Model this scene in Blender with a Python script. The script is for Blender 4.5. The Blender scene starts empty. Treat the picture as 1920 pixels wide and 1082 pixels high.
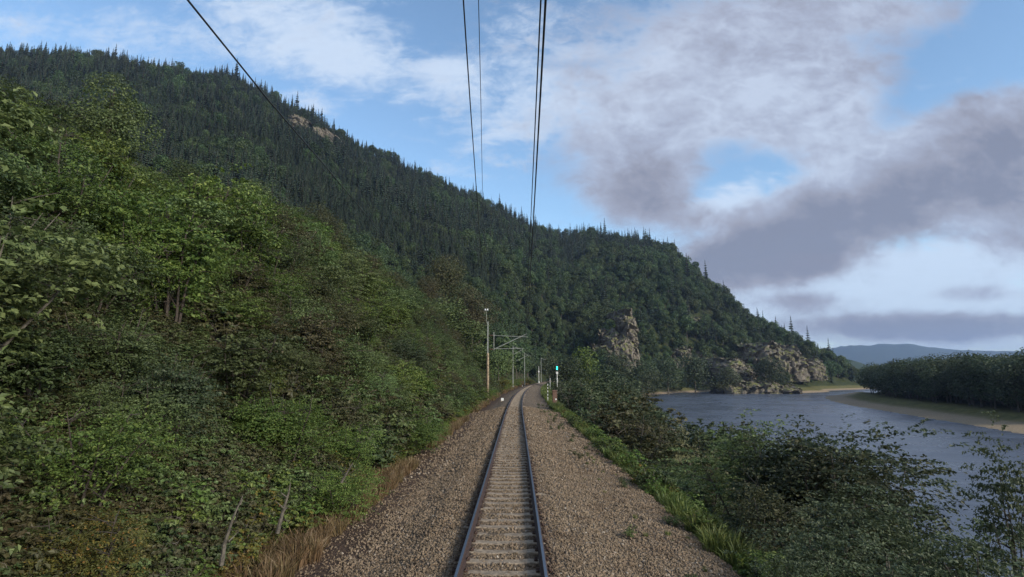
import bpy, math, random
import numpy as np
from mathutils import Vector, Matrix, noise as mnoise

R = math.radians
scene = bpy.context.scene
COL = scene.collection
random.seed(7)
rng = np.random.default_rng(7)

# ------------------------------------------------------------------ camera
F = 1030.0                     # focal length in photo pixels (1920 wide)
CAM = np.array([0.27, 0.0, 3.30])
PITCH = math.atan(162 / F)
YAW = math.atan(9 / F)
cam_data = bpy.data.cameras.new('camera')
cam = bpy.data.objects.new('camera', cam_data)
COL.objects.link(cam)
cam.location = CAM
cam.rotation_euler = (math.pi / 2 + PITCH, 0, YAW)
cam_data.sensor_width = 36
cam_data.lens = 36 * F / 1920
cam_data.clip_start = 0.1
cam_data.clip_end = 20000
scene.camera = cam
RM = np.array(cam.rotation_euler.to_matrix())

def ray(px, py):
    d = RM @ np.array([(px - 960) / F, -(py - 541) / F, -1.0])
    return d / d[1]

def at(px, py, Y):
    return CAM + ray(px, py) * Y

def on_z(px, py, z):
    d = ray(px, py)
    return CAM + d * ((z - CAM[2]) / d[2])

# ------------------------------------------------------------------ view, world, sun
scene.view_settings.view_transform = 'Standard'
scene.view_settings.look = 'None'
scene.view_settings.exposure = 1.3
scene.view_settings.gamma = 1
scene.view_settings.use_curve_mapping = False
scene.cycles.max_bounces = 5
scene.cycles.diffuse_bounces = 2
scene.cycles.glossy_bounces = 2
scene.cycles.transmission_bounces = 2
scene.cycles.transparent_max_bounces = 4
scene.cycles.volume_bounces = 0

SUN_EL, SUN_AZ = 24.0, 128.0   # azimuth clockwise from +Y (the line's direction)
sun_data = bpy.data.lights.new('sun', 'SUN')
sun_data.energy = 1.8
sun_data.angle = R(14)
sun_data.color = (1.0, 0.93, 0.82)
sun = bpy.data.objects.new('sun', sun_data)
COL.objects.link(sun)
sd = Vector((math.sin(R(SUN_AZ)) * math.cos(R(SUN_EL)), math.cos(R(SUN_AZ)) * math.cos(R(SUN_EL)), math.sin(R(SUN_EL))))
sun.rotation_euler = sd.to_track_quat('Z', 'Y').to_euler()

class NT:
    """small helper to write node trees"""
    def __init__(self, tree):
        self.t = tree
        self.n = tree.nodes
        self.l = tree.links
    def new(self, kind, **kw):
        nd = self.n.new(kind)
        for k, v in kw.items():
            setattr(nd, k, v)
        return nd
    def put(self, sock, v):
        if isinstance(v, bpy.types.NodeSocket):
            self.l.new(v, sock)
        elif isinstance(v, (tuple, list)) and sock.type == 'RGBA' and len(v) == 3:
            sock.default_value = (*v, 1)
        else:
            sock.default_value = v
    def math(self, op, a, b=0.0, c=None, clamp=False):
        nd = self.new('ShaderNodeMath', operation=op, use_clamp=clamp)
        self.put(nd.inputs[0], a)
        self.put(nd.inputs[1], b)
        if c is not None:
            self.put(nd.inputs[2], c)
        return nd.outputs[0]
    def smooth(self, v, a, b, lo=0.0, hi=1.0, kind='SMOOTHSTEP'):
        nd = self.new('ShaderNodeMapRange', interpolation_type=kind)
        self.put(nd.inputs[0], v)
        for i, x in enumerate((a, b, lo, hi)):
            self.put(nd.inputs[i + 1], x)
        return nd.outputs[0]
    def mix(self, f, a, b, blend='MIX'):
        nd = self.new('ShaderNodeMix', data_type='RGBA', blend_type=blend)
        self.put(nd.inputs[0], f)
        self.put(nd.inputs[6], a)
        self.put(nd.inputs[7], b)
        return nd.outputs[2]
    def noise(self, vec, scale, detail=4, rough=0.55, dist=0.0, typ='FBM'):
        nd = self.new('ShaderNodeTexNoise')
        if vec is not None:
            self.put(nd.inputs['Vector'], vec)
        nd.inputs['Scale'].default_value = scale
        nd.inputs['Detail'].default_value = detail
        nd.inputs['Roughness'].default_value = rough
        nd.inputs['Distortion'].default_value = dist
        return nd.outputs[0]
    def comb(self, x, y, z=0.0):
        nd = self.new('ShaderNodeCombineXYZ')
        for i, v in enumerate((x, y, z)):
            self.put(nd.inputs[i], v)
        return nd.outputs[0]
    def vmath(self, op, a, b=None):
        nd = self.new('ShaderNodeVectorMath', operation=op)
        self.put(nd.inputs[0], a)
        if b is not None:
            self.put(nd.inputs[1], b)
        return nd.outputs['Value'] if op in ('LENGTH', 'DOT_PRODUCT') else nd.outputs[0]
    def ramp(self, f, stops):
        nd = self.new('ShaderNodeValToRGB')
        cr = nd.color_ramp
        while len(cr.elements) < len(stops):
            cr.elements.new(0.5)
        for e, (p, c) in zip(cr.elements, stops):
            e.position = p
            e.color = (*c, 1)
        self.put(nd.inputs[0], f)
        return nd.outputs[0]

def srgb(r, g, b):
    return tuple(((c / 255) / 12.92 if c / 255 <= 0.04045 else ((c / 255 + 0.055) / 1.055) ** 2.4) for c in (r, g, b))

world = bpy.data.worlds.new('World')
scene.world = world
world.use_nodes = True
w = NT(world.node_tree)
w.n.clear()
out = w.new('ShaderNodeOutputWorld')
SKY_S = 0.098
CLOUD_S = 0.44              # cloud colours are picked for exposure 0, the scene is exposed one stop brighter
sky = w.new('ShaderNodeTexSky', sky_type='NISHITA')
sky.sun_disc = False
sky.sun_elevation = R(SUN_EL)
sky.sun_rotation = R(SUN_AZ)
sky.altitude = 100
sky.air_density = 1.0
sky.dust_density = 0.6
sky.ozone_density = 1.6
tc = w.new('ShaderNodeTexCoord')
sep = w.new('ShaderNodeSeparateXYZ')
w.put(sep.inputs[0], tc.outputs['Generated'])
dx, dy, dz = sep.outputs
# clouds lie on directions; u,v = bearing and height tangents along the line ahead
ysafe = w.math('MAXIMUM', w.math('ABSOLUTE', dy), 0.12)
u = w.math('DIVIDE', dx, ysafe)
v = w.math('DIVIDE', dz, ysafe)
ahead = w.smooth(dy, 0.05, 0.35)
# coordinates on a flat cloud layer, so texture compresses towards the horizon
zs = w.math('ADD', w.math('MAXIMUM', dz, 0.0), 0.10)
lay = w.comb(w.math('DIVIDE', dx, zs), w.math('DIVIDE', dy, zs))
uv = w.comb(u, w.math('MULTIPLY', v, 1.5))
n_big = w.noise(uv, 2.2, 6, 0.58, 0.3)
n_mid = w.noise(uv, 6.5, 9, 0.66, 0.35)
n_rip = w.noise(w.vmath('MULTIPLY', lay, (0.8, 1.6, 1.0)), 5.5, 8, 0.68, 0.5)
n_fine = w.noise(uv, 22.0, 7, 0.68, 0.6)
SKYH = 703
def blob(px, py, rx, ry, rot, amp):
    d0 = ray(px, py); d1 = ray(px + rx * math.cos(R(rot)), py - rx * math.sin(R(rot))); d2 = ray(px + ry * math.sin(R(rot)), py + ry * math.cos(R(rot)))
    mp = w.new('ShaderNodeMapping', vector_type='TEXTURE')
    a = math.atan2(d1[2] - d0[2], d1[0] - d0[0])
    mp.inputs['Location'].default_value = (d0[0], d0[2], 0)
    mp.inputs['Rotation'].default_value = (0, 0, a)
    mp.inputs['Scale'].default_value = (math.hypot(d1[0] - d0[0], d1[2] - d0[2]), math.hypot(d2[0] - d0[0], d2[2] - d0[2]), 1)
    w.put(mp.inputs['Vector'], w.comb(u, v))
    ln = w.vmath('LENGTH', mp.outputs[0])
    return w.smooth(ln, 0.0, 1.6, amp, 0.0)
def blobs(lst):
    acc = None
    for b in lst:
        o = blob(*b)
        acc = o if acc is None else w.math('ADD', acc, o)
    return acc
# thin bright cloud
white_b = blobs([
    (600, 75, 230, 95, -18, 0.62), (640, 130, 110, 50, -25, 0.25), (190, 70, 330, 60, -12, 0.40), (470, 20, 260, 50, 0, 0.25),
    (842, 135, 62, 34, 0, 0.50), (1060, 190, 250, 95, 14, 0.72), (1000, 60, 170, 70, 30, 0.38), (590, 200, 60, 26, -20, 0.42),
    (1365, 385, 110, 52, 15, 0.9), (1650, 525, 360, 62, 4, 1.0), (1720, 575, 360, 40, 0, 0.9), (1780, 640, 330, 26, 0, 0.9),
    (1480, 620, 130, 26, 8, 0.55), (1700, 480, 300, 40, 8, 0.3), (1880, 480, 120, 60, 0, 0.25), (1560, 300, 120, 40, 20, 0.3), (845, 320, 60, 14, 0, 0.3)])
# grey cloud bodies
grey_b = blobs([
    (1400, 60, 400, 150, 5, 0.62), (1250, 170, 260, 110, 20, 0.36), (1520, 190, 250, 100, -10, 0.55), (1235, 315, 170, 110, -10, 0.85), (1190, 370, 120, 60, 0, 0.35), (1380, 230, 190, 90, 0, 0.5), (1640, 260, 200, 80, 20, 0.35),
    (1500, 430, 260, 95, 18, 0.80), (1700, 350, 300, 100, 25, 0.72), (1880, 300, 140, 200, 0, 0.66), (1400, 490, 160, 50, 5, 0.55),
    (1740, 612, 330, 30, 0, 1.0), (1500, 568, 110, 18, 2, 0.62), (1820, 550, 120, 16, 0, 0.45), (1900, 410, 160, 60, 0, 0.5), (1660, 20, 200, 40, 0, 0.3),
    (1820, 120, 170, 70, 35, -0.55), (1345, 285, 80, 50, 10, -0.45), (1380, 350, 100, 36, 20, -0.55), (1700, 200, 110, 40, 35, -0.28)])
dark_b = blobs([
    (1480, 450, 260, 80, 18, 0.75), (1235, 340, 130, 70, 0, 0.5), (1720, 370, 260, 80, 25, 0.55), (1880, 330, 130, 120, 0, 0.55),
    (1740, 615, 360, 30, 0, 0.8), (1400, 495, 160, 45, 5, 0.35), (1500, 568, 110, 20, 2, 0.3)])
base_w = w.math('MULTIPLY', w.math('SUBTRACT', 1.0, ahead), 0.32)
base_g = w.math('MULTIPLY', w.math('SUBTRACT', 1.0, ahead), 0.42)
wn = w.math('ADD', w.math('MULTIPLY', n_rip, 1.1), w.math('ADD', w.math('MULTIPLY', n_mid, 0.9), w.math('MULTIPLY', n_fine, 0.8)))
wsum = w.math('ADD', w.math('ADD', w.math('MULTIPLY', white_b, ahead), base_w), w.math('SUBTRACT', wn, 1.40))
w_mask = w.smooth(wsum, 0.12, 0.80)
gn = w.math('ADD', w.math('MULTIPLY', n_big, 0.8), w.math('ADD', w.math('MULTIPLY', n_mid, 1.0), w.math('MULTIPLY', n_fine, 0.5)))
gsum = w.math('ADD', w.math('ADD', w.math('MULTIPLY', grey_b, ahead), base_g), w.math('SUBTRACT', gn, 1.15))
g_mask = w.smooth(gsum, 0.04, 0.70)
dk = w.math('ADD', w.math('MULTIPLY', dark_b, ahead), w.math('MULTIPLY', w.math('SUBTRACT', w.math('ADD', w.math('MULTIPLY', n_mid, 0.7), w.math('MULTIPLY', n_fine, 0.3)), 0.44), 2.3))
dk = w.math('ADD', dk, w.math('ADD', w.math('MULTIPLY', w.math('SUBTRACT', n_big, 0.5), 1.3), 0.10), clamp=True)
g_col = w.ramp(dk, [(0.0, srgb(196, 208, 228)), (0.35, srgb(170, 178, 198)), (0.7, srgb(151, 153, 168)), (1.0, srgb(130, 134, 152))])
# low clouds keep a warmer, paler tone
w_col = w.mix(w.smooth(v, 0.02, 0.12), srgb(214, 230, 242), srgb(208, 224, 245))
bg_sky = w.new('ShaderNodeBackground')
w.put(bg_sky.inputs[0], w.mix(1.0, sky.outputs[0], (0.92, 1.0, 1.0), 'MULTIPLY'))
bg_sky.inputs[1].default_value = SKY_S
bg_w = w.new('ShaderNodeBackground'); w.put(bg_w.inputs[0], w_col); bg_w.inputs[1].default_value = CLOUD_S
bg_g = w.new('ShaderNodeBackground'); w.put(bg_g.inputs[0], g_col); bg_g.inputs[1].default_value = CLOUD_S
m1 = w.new('ShaderNodeMixShader'); w.put(m1.inputs[0], w.math('MULTIPLY', w_mask, 0.88)); w.l.new(bg_sky.outputs[0], m1.inputs[1]); w.l.new(bg_w.outputs[0], m1.inputs[2])
m2 = w.new('ShaderNodeMixShader'); w.put(m2.inputs[0], w.math('MULTIPLY', g_mask, 0.94)); w.l.new(m1.outputs[0], m2.inputs[1]); w.l.new(bg_g.outputs[0], m2.inputs[2])
w.l.new(m2.outputs[0], out.inputs['Surface'])
world.cycles.sampling_method = 'MANUAL'
world.cycles.sample_map_resolution = 512

# ------------------------------------------------------------------ object helpers
def tag(o, label=None, cat=None, group=None, kind=None):
    if label: o['label'] = label
    if cat: o['category'] = cat
    if group: o['group'] = group
    if kind: o['kind'] = kind
    return o

def np_mesh(name, verts, faces, mats=(), smooth=False, midx=None, uv=None):
    """faces: an (n,3)/(n,4) array or a list of such arrays"""
    me = bpy.data.meshes.new(name)
    verts = np.asarray(verts, dtype=np.float32).reshape(-1, 3)
    fl = [np.asarray(f, dtype=np.int32) for f in (faces if isinstance(faces, list) else [faces]) if len(f)]
    loops = np.concatenate([f.ravel() for f in fl])
    sizes = np.concatenate([np.full(len(f), f.shape[1], dtype=np.int32) for f in fl])
    starts = np.concatenate([[0], np.cumsum(sizes)[:-1]]).astype(np.int32)
    me.vertices.add(len(verts)); me.vertices.foreach_set('co', verts.ravel())
    me.loops.add(len(loops)); me.loops.foreach_set('vertex_index', loops)
    me.polygons.add(len(sizes)); me.polygons.foreach_set('loop_start', starts)
    if midx is not None:
        me.polygons.foreach_set('material_index', np.asarray(midx, dtype=np.int32))
    me.polygons.foreach_set('use_smooth', np.full(len(sizes), smooth))
    for m in mats: me.materials.append(m)
    me.update(calc_edges=True)
    me.validate()
    return me

class MB:
    """collects simple shapes into one mesh"""
    def __init__(self):
        self.v = []; self.q = []; self.t = []; self.qm = []; self.tm = []; self.c = 0
    def add(self, v, q=None, t=None, m=0):
        v = np.asarray(v, float)
        if q is not None and len(q):
            self.q.append(np.asarray(q) + self.c); self.qm.append(np.full(len(q), m))
        if t is not None and len(t):
            self.t.append(np.asarray(t) + self.c); self.tm.append(np.full(len(t), m))
        self.v.append(v); self.c += len(v)
    def box(self, x0, x1, y0, y1, z0, z1, m=0, bev=0.0, top=None):
        """box with optional chamfered top"""
        b = bev
        v = [(x0, y0, z0), (x1, y0, z0), (x1, y1, z0), (x0, y1, z0), (x0, y0, z1 - b), (x1, y0, z1 - b), (x1, y1, z1 - b), (x0, y1, z1 - b)]
        q = [(0, 3, 2, 1), (0, 1, 5, 4), (1, 2, 6, 5), (2, 3, 7, 6), (3, 0, 4, 7)]
        if b > 0:
            v += [(x0 + b, y0 + b, z1), (x1 - b, y0 + b, z1), (x1 - b, y1 - b, z1), (x0 + b, y1 - b, z1)]
            q += [(4, 5, 9, 8), (5, 6, 10, 9), (6, 7, 11, 10), (7, 4, 8, 11), (8, 9, 10, 11)]
        else:
            q += [(4, 5, 6, 7)]
        self.add(v, q, None, m)
    def tube(self, pts, rad, n=6, m=0, caps=True):
        pts = np.asarray(pts, float); k = len(pts)
        rad = np.full(k, rad) if np.isscalar(rad) else np.asarray(rad, float)
        tg = np.gradient(pts, axis=0); tg /= np.linalg.norm(tg, axis=1)[:, None] + 1e-9
        up = np.array([0, 0, 1.0]) if abs(tg[0][2]) < 0.9 else np.array([1.0, 0, 0])
        vs = []
        for i in range(k):
            a = np.cross(tg[i], up); a /= np.linalg.norm(a) + 1e-9
            b = np.cross(tg[i], a)
            for j in range(n):
                th = 2 * math.pi * j / n
                vs.append(pts[i] + rad[i] * (math.cos(th) * a + math.sin(th) * b))
        q = [(i * n + j, i * n + (j + 1) % n, (i + 1) * n + (j + 1) % n, (i + 1) * n + j) for i in range(k - 1) for j in range(n)]
        t = []
        if caps:
            c0 = len(vs); vs += [pts[0], pts[-1]]
            t = [(c0, (j + 1) % n, j) for j in range(n)] + [(c0 + 1, (k - 1) * n + j, (k - 1) * n + (j + 1) % n) for j in range(n)]
        self.add(vs, q, t, m)
    def mesh(self, name, mats, smooth=False):
        fs = []; mi = []
        if self.q: fs.append(np.concatenate(self.q)); mi.append(np.concatenate(self.qm))
        if self.t: fs.append(np.concatenate(self.t)); mi.append(np.concatenate(self.tm))
        return np_mesh(name, np.concatenate(self.v), fs, mats, smooth, np.concatenate(mi))
    def build(self, name, mats, parent=None, smooth=False):
        if not isinstance(mats, (list, tuple)): mats = [mats]
        return link(name, self.mesh(name, mats, smooth), parent)

def link(name, data, parent=None, loc=None, rot=None, scale=None):
    o = bpy.data.objects.new(name, data)
    COL.objects.link(o)
    if parent: o.parent = parent
    if loc is not None: o.location = loc
    if rot is not None: o.rotation_euler = rot
    if scale is not None: o.scale = scale
    return o

def empty(name, loc=(0, 0, 0), rotz=0.0):
    o = bpy.data.objects.new(name, None)
    COL.objects.link(o); o.location = loc; o.rotation_euler = (0, 0, rotz)
    o.empty_display_size = 0.3
    return o

def stuff_points(name, pts, rots, scales, idx, srcs, label=None):
    """one object of uncountable stuff: points carrying copies of small source meshes"""
    me = bpy.data.meshes.new(name)
    n = len(pts)
    me.vertices.add(n); me.vertices.foreach_set('co', np.asarray(pts, np.float32).ravel())
    a = me.attributes.new('rot', 'FLOAT_VECTOR', 'POINT'); a.data.foreach_set('vector', np.asarray(rots, np.float32).ravel())
    a = me.attributes.new('scl', 'FLOAT_VECTOR', 'POINT'); a.data.foreach_set('vector', np.asarray(scales, np.float32).ravel())
    a = me.attributes.new('pick', 'INT', 'POINT'); a.data.foreach_set('value', np.asarray(idx, np.int32))
    o = link(name, me)
    tag(o, label, None, None, 'stuff')
    c = bpy.data.collections.new(name + '_pieces')
    for i, s in enumerate(srcs):
        so = bpy.data.objects.new('%s_%02d' % (name + '_piece', i), s)
        c.objects.link(so)
    g = bpy.data.node_groups.new(name + '_scatter', 'GeometryNodeTree')
    g.interface.new_socket('Geometry', in_out='INPUT', socket_type='NodeSocketGeometry')
    g.interface.new_socket('Geometry', in_out='OUTPUT', socket_type='NodeSocketGeometry')
    N = g.nodes; L = g.links
    gi = N.new('NodeGroupInput'); go = N.new('NodeGroupOutput')
    ip = N.new('GeometryNodeInstanceOnPoints'); ci = N.new('GeometryNodeCollectionInfo')
    ci.inputs['Collection'].default_value = c
    ci.inputs['Separate Children'].default_value = True
    ci.inputs['Reset Children'].default_value = True
    def attr(nm, ty):
        x = N.new('GeometryNodeInputNamedAttribute'); x.data_type = ty; x.inputs['Name'].default_value = nm
        return x.outputs['Attribute']
    L.new(gi.outputs[0], ip.inputs['Points'])
    L.new(ci.outputs[0], ip.inputs['Instance'])
    ip.inputs['Pick Instance'].default_value = True
    L.new(attr('pick', 'INT'), ip.inputs['Instance Index'])
    L.new(attr('rot', 'FLOAT_VECTOR'), ip.inputs['Rotation'])
    L.new(attr('scl', 'FLOAT_VECTOR'), ip.inputs['Scale'])
    L.new(ip.outputs[0], go.inputs[0])
    md = o.modifiers.new('scatter', 'NODES'); md.node_group = g
    return o

# ------------------------------------------------------------------ materials
def mat(name):
    m = bpy.data.materials.new(name)
    m.use_nodes = True
    t = NT(m.node_tree)
    b = m.node_tree.nodes['Principled BSDF']
    return m, t, b

def bump(t, b, h, strength=0.5, dist=0.05):
    nd = t.new('ShaderNodeBump')
    nd.inputs['Strength'].default_value = strength
    nd.inputs['Distance'].default_value = dist
    t.put(nd.inputs['Height'], h)
    t.put(b.inputs['Normal'], nd.outputs[0])

def pos(t):
    return t.new('ShaderNodeNewGeometry').outputs['Position']

def leaf_mat(name, stops, spread=0.25, wscale=0.05, warm=(0.10, 0.075, 0.03), warm_amt=0.5, trans=0.3, rough=0.55, patch=0.55):
    m, t, b = mat(name)
    g = t.new('ShaderNodeNewGeometry')
    oi = t.new('ShaderNodeObjectInfo')
    c = t.ramp(g.outputs['Random Per Island'], stops)
    # whole-plant tint: some plants are older, browner or paler than their neighbours
    wn = t.noise(g.outputs['Position'], wscale, 3, 0.6)
    f = t.math('ADD', t.math('MULTIPLY', t.smooth(wn, 0.45, 0.62), 0.5), t.math('MULTIPLY', t.smooth(oi.outputs['Random'], 0.55, 1.0), 0.5))
    c = t.mix(t.math('MULTIPLY', f, warm_amt), c, warm)
    hs = t.new('ShaderNodeHueSaturation')
    r2 = t.math('FRACT', t.math('MULTIPLY', oi.outputs['Random'], 17.31))
    t.put(hs.inputs['Hue'], t.math('ADD', 0.485, t.math('MULTIPLY', r2, 0.03)))
    t.put(hs.inputs['Value'], t.math('ADD', 1 - spread, t.math('MULTIPLY', t.math('FRACT', t.math('MULTIPLY', oi.outputs['Random'], 7.77)), 2 * spread)))
    t.put(hs.inputs['Color'], c)
    t.put(b.inputs['Base Color'], hs.outputs[0])
    b.inputs['Roughness'].default_value = rough
    b.inputs['Specular IOR Level'].default_value = 0.35
    if trans > 0:
        tr = t.new('ShaderNodeBsdfTranslucent'); t.put(tr.inputs[0], hs.outputs[0])
        mx = t.new('ShaderNodeMixShader'); mx.inputs[0].default_value = trans
        t.l.new(b.outputs[0], mx.inputs[1]); t.l.new(tr.outputs[0], mx.inputs[2])
        t.l.new(mx.outputs[0], t.n['Material Output'].inputs['Surface'])
    return m

M = {}
M['leaf'] = leaf_mat('hazel_leaf', [(0, (0.055, 0.084, 0.026)), (0.5, (0.096, 0.136, 0.043)), (0.85, (0.135, 0.180, 0.060)), (1, (0.18, 0.23, 0.09))], 0.42, 0.06, (0.085, 0.075, 0.03), 0.5)
M['leaf_bright'] = leaf_mat('young_leaf', [(0, (0.060, 0.105, 0.022)), (0.6, (0.105, 0.165, 0.032)), (1, (0.19, 0.24, 0.055))], 0.22, 0.1, (0.13, 0.13, 0.03), 0.35)
M['leaf_yellow'] = leaf_mat('autumn_leaf', [(0, (0.06, 0.08, 0.018)), (0.6, (0.11, 0.125, 0.025)), (0.9, (0.19, 0.17, 0.03)), (1, (0.28, 0.15, 0.03))], 0.25, 0.1, (0.16, 0.07, 0.03), 0.5)
M['leaf_brown'] = leaf_mat('brownish_leaf', [(0, (0.045, 0.05, 0.02)), (0.5, (0.075, 0.08, 0.03)), (1, (0.11, 0.10, 0.045))], 0.22, 0.1, (0.10, 0.065, 0.035), 0.5)
M['leaf_willow'] = leaf_mat('willow_leaf', [(0, (0.032, 0.050, 0.020)), (0.5, (0.060, 0.085, 0.036)), (0.9, (0.105, 0.135, 0.065)), (1, (0.15, 0.17, 0.09))], 0.25, 0.06, (0.07, 0.065, 0.035), 0.45)
M['leaf_far'] = leaf_mat('birch_leaf', [(0, (0.040, 0.068, 0.028)), (0.6, (0.065, 0.105, 0.038)), (1, (0.095, 0.14, 0.052))], 0.42, 0.012, (0.075, 0.075, 0.03), 0.5)
M['needle'] = leaf_mat('spruce_needle', [(0, (0.020, 0.036, 0.020)), (0.7, (0.033, 0.054, 0.028)), (1, (0.052, 0.075, 0.038))], 0.45, 0.012, (0.035, 0.042, 0.022), 0.5, 0.1, 0.7)
M['grass'] = leaf_mat('verge_grass', [(0, (0.06, 0.10, 0.025)), (0.6, (0.11, 0.15, 0.035)), (1, (0.18, 0.21, 0.06))], 0.2, 0.3, (0.16, 0.14, 0.04), 0.5)
M['dry'] = leaf_mat('dry_grass', [(0, (0.12, 0.08, 0.035)), (0.5, (0.19, 0.13, 0.06)), (1, (0.28, 0.20, 0.11))], 0.2, 0.3, (0.15, 0.10, 0.045), 0.4)

def simple(name, col, rough=0.7, metal=0.0, nscale=8.0, var=0.35, bstr=0.0, dirt=None):
    m, t, b = mat(name)
    p = pos(t)
    n = t.noise(p, nscale, 5, 0.6)
    dark = tuple(c * (1 - var) for c in col); lite = tuple(min(1, c * (1 + var)) for c in col)
    c = t.mix(t.smooth(n, 0.3, 0.7), dark, lite)
    if dirt:
        c = t.mix(t.smooth(t.noise(p, nscale * 0.35, 5, 0.65), 0.5, 0.7), c, dirt)
    t.put(b.inputs['Base Color'], c)
    b.inputs['Roughness'].default_value = rough
    b.inputs['Metallic'].default_value = metal
    if bstr: bump(t, b, n, bstr, 0.02)
    return m
M['bark'] = simple('grey_bark', (0.10, 0.085, 0.065), 0.85, 0, 14, 0.5, 0.6)
M['bark_dark'] = simple('spruce_bark', (0.055, 0.042, 0.032), 0.9, 0, 10, 0.4, 0.3)
M['deadwood'] = simple('dead_wood', (0.30, 0.27, 0.22), 0.8, 0, 12, 0.3, 0.3)
M['railhead'] = simple('polished_rail', (0.24, 0.24, 0.26), 0.34, 1.0, 6, 0.1)
M['railrust'] = simple('rusty_rail', (0.060, 0.034, 0.024), 0.75, 0.1, 30, 0.4, 0.4)
M['sleeper'] = simple('weathered_sleeper', (0.25, 0.195, 0.135), 0.9, 0, 12, 0.35, 0.5, (0.16, 0.12, 0.08))
M['clip'] = simple('rusty_clip', (0.07, 0.04, 0.028), 0.7, 0.3, 40, 0.4)
M['galv'] = simple('galvanised_steel', (0.30, 0.31, 0.28), 0.6, 0.3, 5, 0.25, 0, (0.20, 0.20, 0.15))
M['mastbase'] = simple('stained_concrete', (0.34, 0.26, 0.17), 0.9, 0, 5, 0.35, 0.4, (0.15, 0.12, 0.08))
M['wire'] = simple('dark_wire', (0.035, 0.038, 0.04), 0.6, 0.3, 5, 0.2)
M['insul'] = simple('white_porcelain', (0.75, 0.76, 0.75), 0.3, 0, 5, 0.05)
M['insul_brown'] = simple('brown_porcelain', (0.10, 0.05, 0.03), 0.35, 0, 5, 0.1)
M['white'] = simple('white_paint', (0.72, 0.72, 0.68), 0.6, 0, 20, 0.08, 0, (0.5, 0.47, 0.4))
M['black'] = simple('black_paint', (0.02, 0.02, 0.02), 0.6, 0, 20, 0.2)
M['rustbox'] = simple('rust_brown_paint', (0.15, 0.085, 0.06), 0.8, 0, 10, 0.3, 0.2, (0.09, 0.05, 0.035))
M['greyrock'] = None

def rock_material():
    m, t, b = mat('lichen_rock')
    g = t.new('ShaderNodeNewGeometry')
    p = g.outputs['Position']
    sp = t.new('ShaderNodeSeparateXYZ'); t.put(sp.inputs[0], g.outputs['Normal'])
    st = t.vmath('MULTIPLY', p, (1.0, 1.0, 0.45))
    n1 = t.noise(st, 0.35, 8, 0.65); n2 = t.noise(p, 1.6, 6, 0.7)
    c = t.ramp(n1, [(0.3, (0.10, 0.088, 0.068)), (0.48, (0.165, 0.14, 0.108)), (0.6, (0.225, 0.19, 0.145)), (0.75, (0.175, 0.128, 0.095))])
    c = t.mix(t.smooth(n2, 0.55, 0.7, 0, 0.7), c, (0.06, 0.058, 0.05))
    vo = t.new('ShaderNodeTexVoronoi', feature='DISTANCE_TO_EDGE'); t.put(vo.inputs['Vector'], t.vmath('ADD', st, t.vmath('MULTIPLY', t.comb(n2, n1, n2), (2.0, 2.0, 2.0)))); vo.inputs['Scale'].default_value = 0.30
    crack = t.smooth(vo.outputs[0], 0.0, 0.035)
    c = t.mix(crack, (0.045, 0.04, 0.035), c)
    moss = t.math('MULTIPLY', t.smooth(sp.outputs[2], 0.25, 0.65), t.smooth(t.noise(p, 0.22, 5, 0.6), 0.43, 0.58))
    c = t.mix(moss, c, t.mix(t.smooth(n2, 0.4, 0.6), (0.10, 0.12, 0.025), (0.21, 0.20, 0.045)))
    t.put(b.inputs['Base Color'], c)
    b.inputs['Roughness'].default_value = 0.9
    bump(t, b, t.math('ADD', t.math('MULTIPLY', crack, 0.5), n1), 0.9, 0.9)
    return m
M['rock'] = rock_material()

def terrain_material():
    m, t, b = mat('forest_floor')
    g = t.new('ShaderNodeNewGeometry')
    p = g.outputs['Position']
    sp = t.new('ShaderNodeSeparateXYZ'); t.put(sp.inputs[0], p)
    at_ = t.new('ShaderNodeAttribute', attribute_name='shore')
    n1 = t.noise(p, 0.5, 6, 0.6); n2 = t.noise(p, 4.0, 5, 0.6); n3 = t.noise(p, 0.03, 4, 0.6)
    floor_ = t.mix(t.smooth(n1, 0.35, 0.65), (0.022, 0.032, 0.012), (0.05, 0.058, 0.02))
    floor_ = t.mix(t.smooth(n2, 0.55, 0.75, 0, 0.5), floor_, (0.075, 0.05, 0.028))
    farwood = t.mix(t.smooth(n3, 0.35, 0.65), (0.022, 0.038, 0.022), (0.042, 0.058, 0.028))
    far = t.smooth(sp.outputs[1], 700, 1200)
    c = t.mix(far, floor_, farwood)
    # banks of the river: sand and stones low down, pale grass above
    sand = t.mix(t.smooth(n2, 0.4, 0.65), (0.22, 0.165, 0.105), (0.36, 0.28, 0.185))
    grass = t.mix(t.smooth(n1, 0.35, 0.65), (0.085, 0.085, 0.03), (0.145, 0.13, 0.05))
    sh = t.math('ADD', t.math('MULTIPLY', at_.outputs['Fac'], t.math('ADD', t.smooth(sp.outputs[0], 60, 95, 1.9, 0.62), t.smooth(sp.outputs[1], 325, 345, 0.0, 1.3))), t.math('MULTIPLY', t.math('SUBTRACT', n1, 0.5), 5.0))
    c = t.mix(t.smooth(sh, 16, 24), t.mix(t.smooth(sh, 5.0, 9.0), sand, grass), c)
    t.put(b.inputs['Base Color'], c)
    b.inputs['Roughness'].default_value = 0.95
    b.inputs['Specular IOR Level'].default_value = 0.15
    bump(t, b, t.math('ADD', n2, n1), 0.6, 0.12)
    return m
M['terrain'] = terrain_material()

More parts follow.
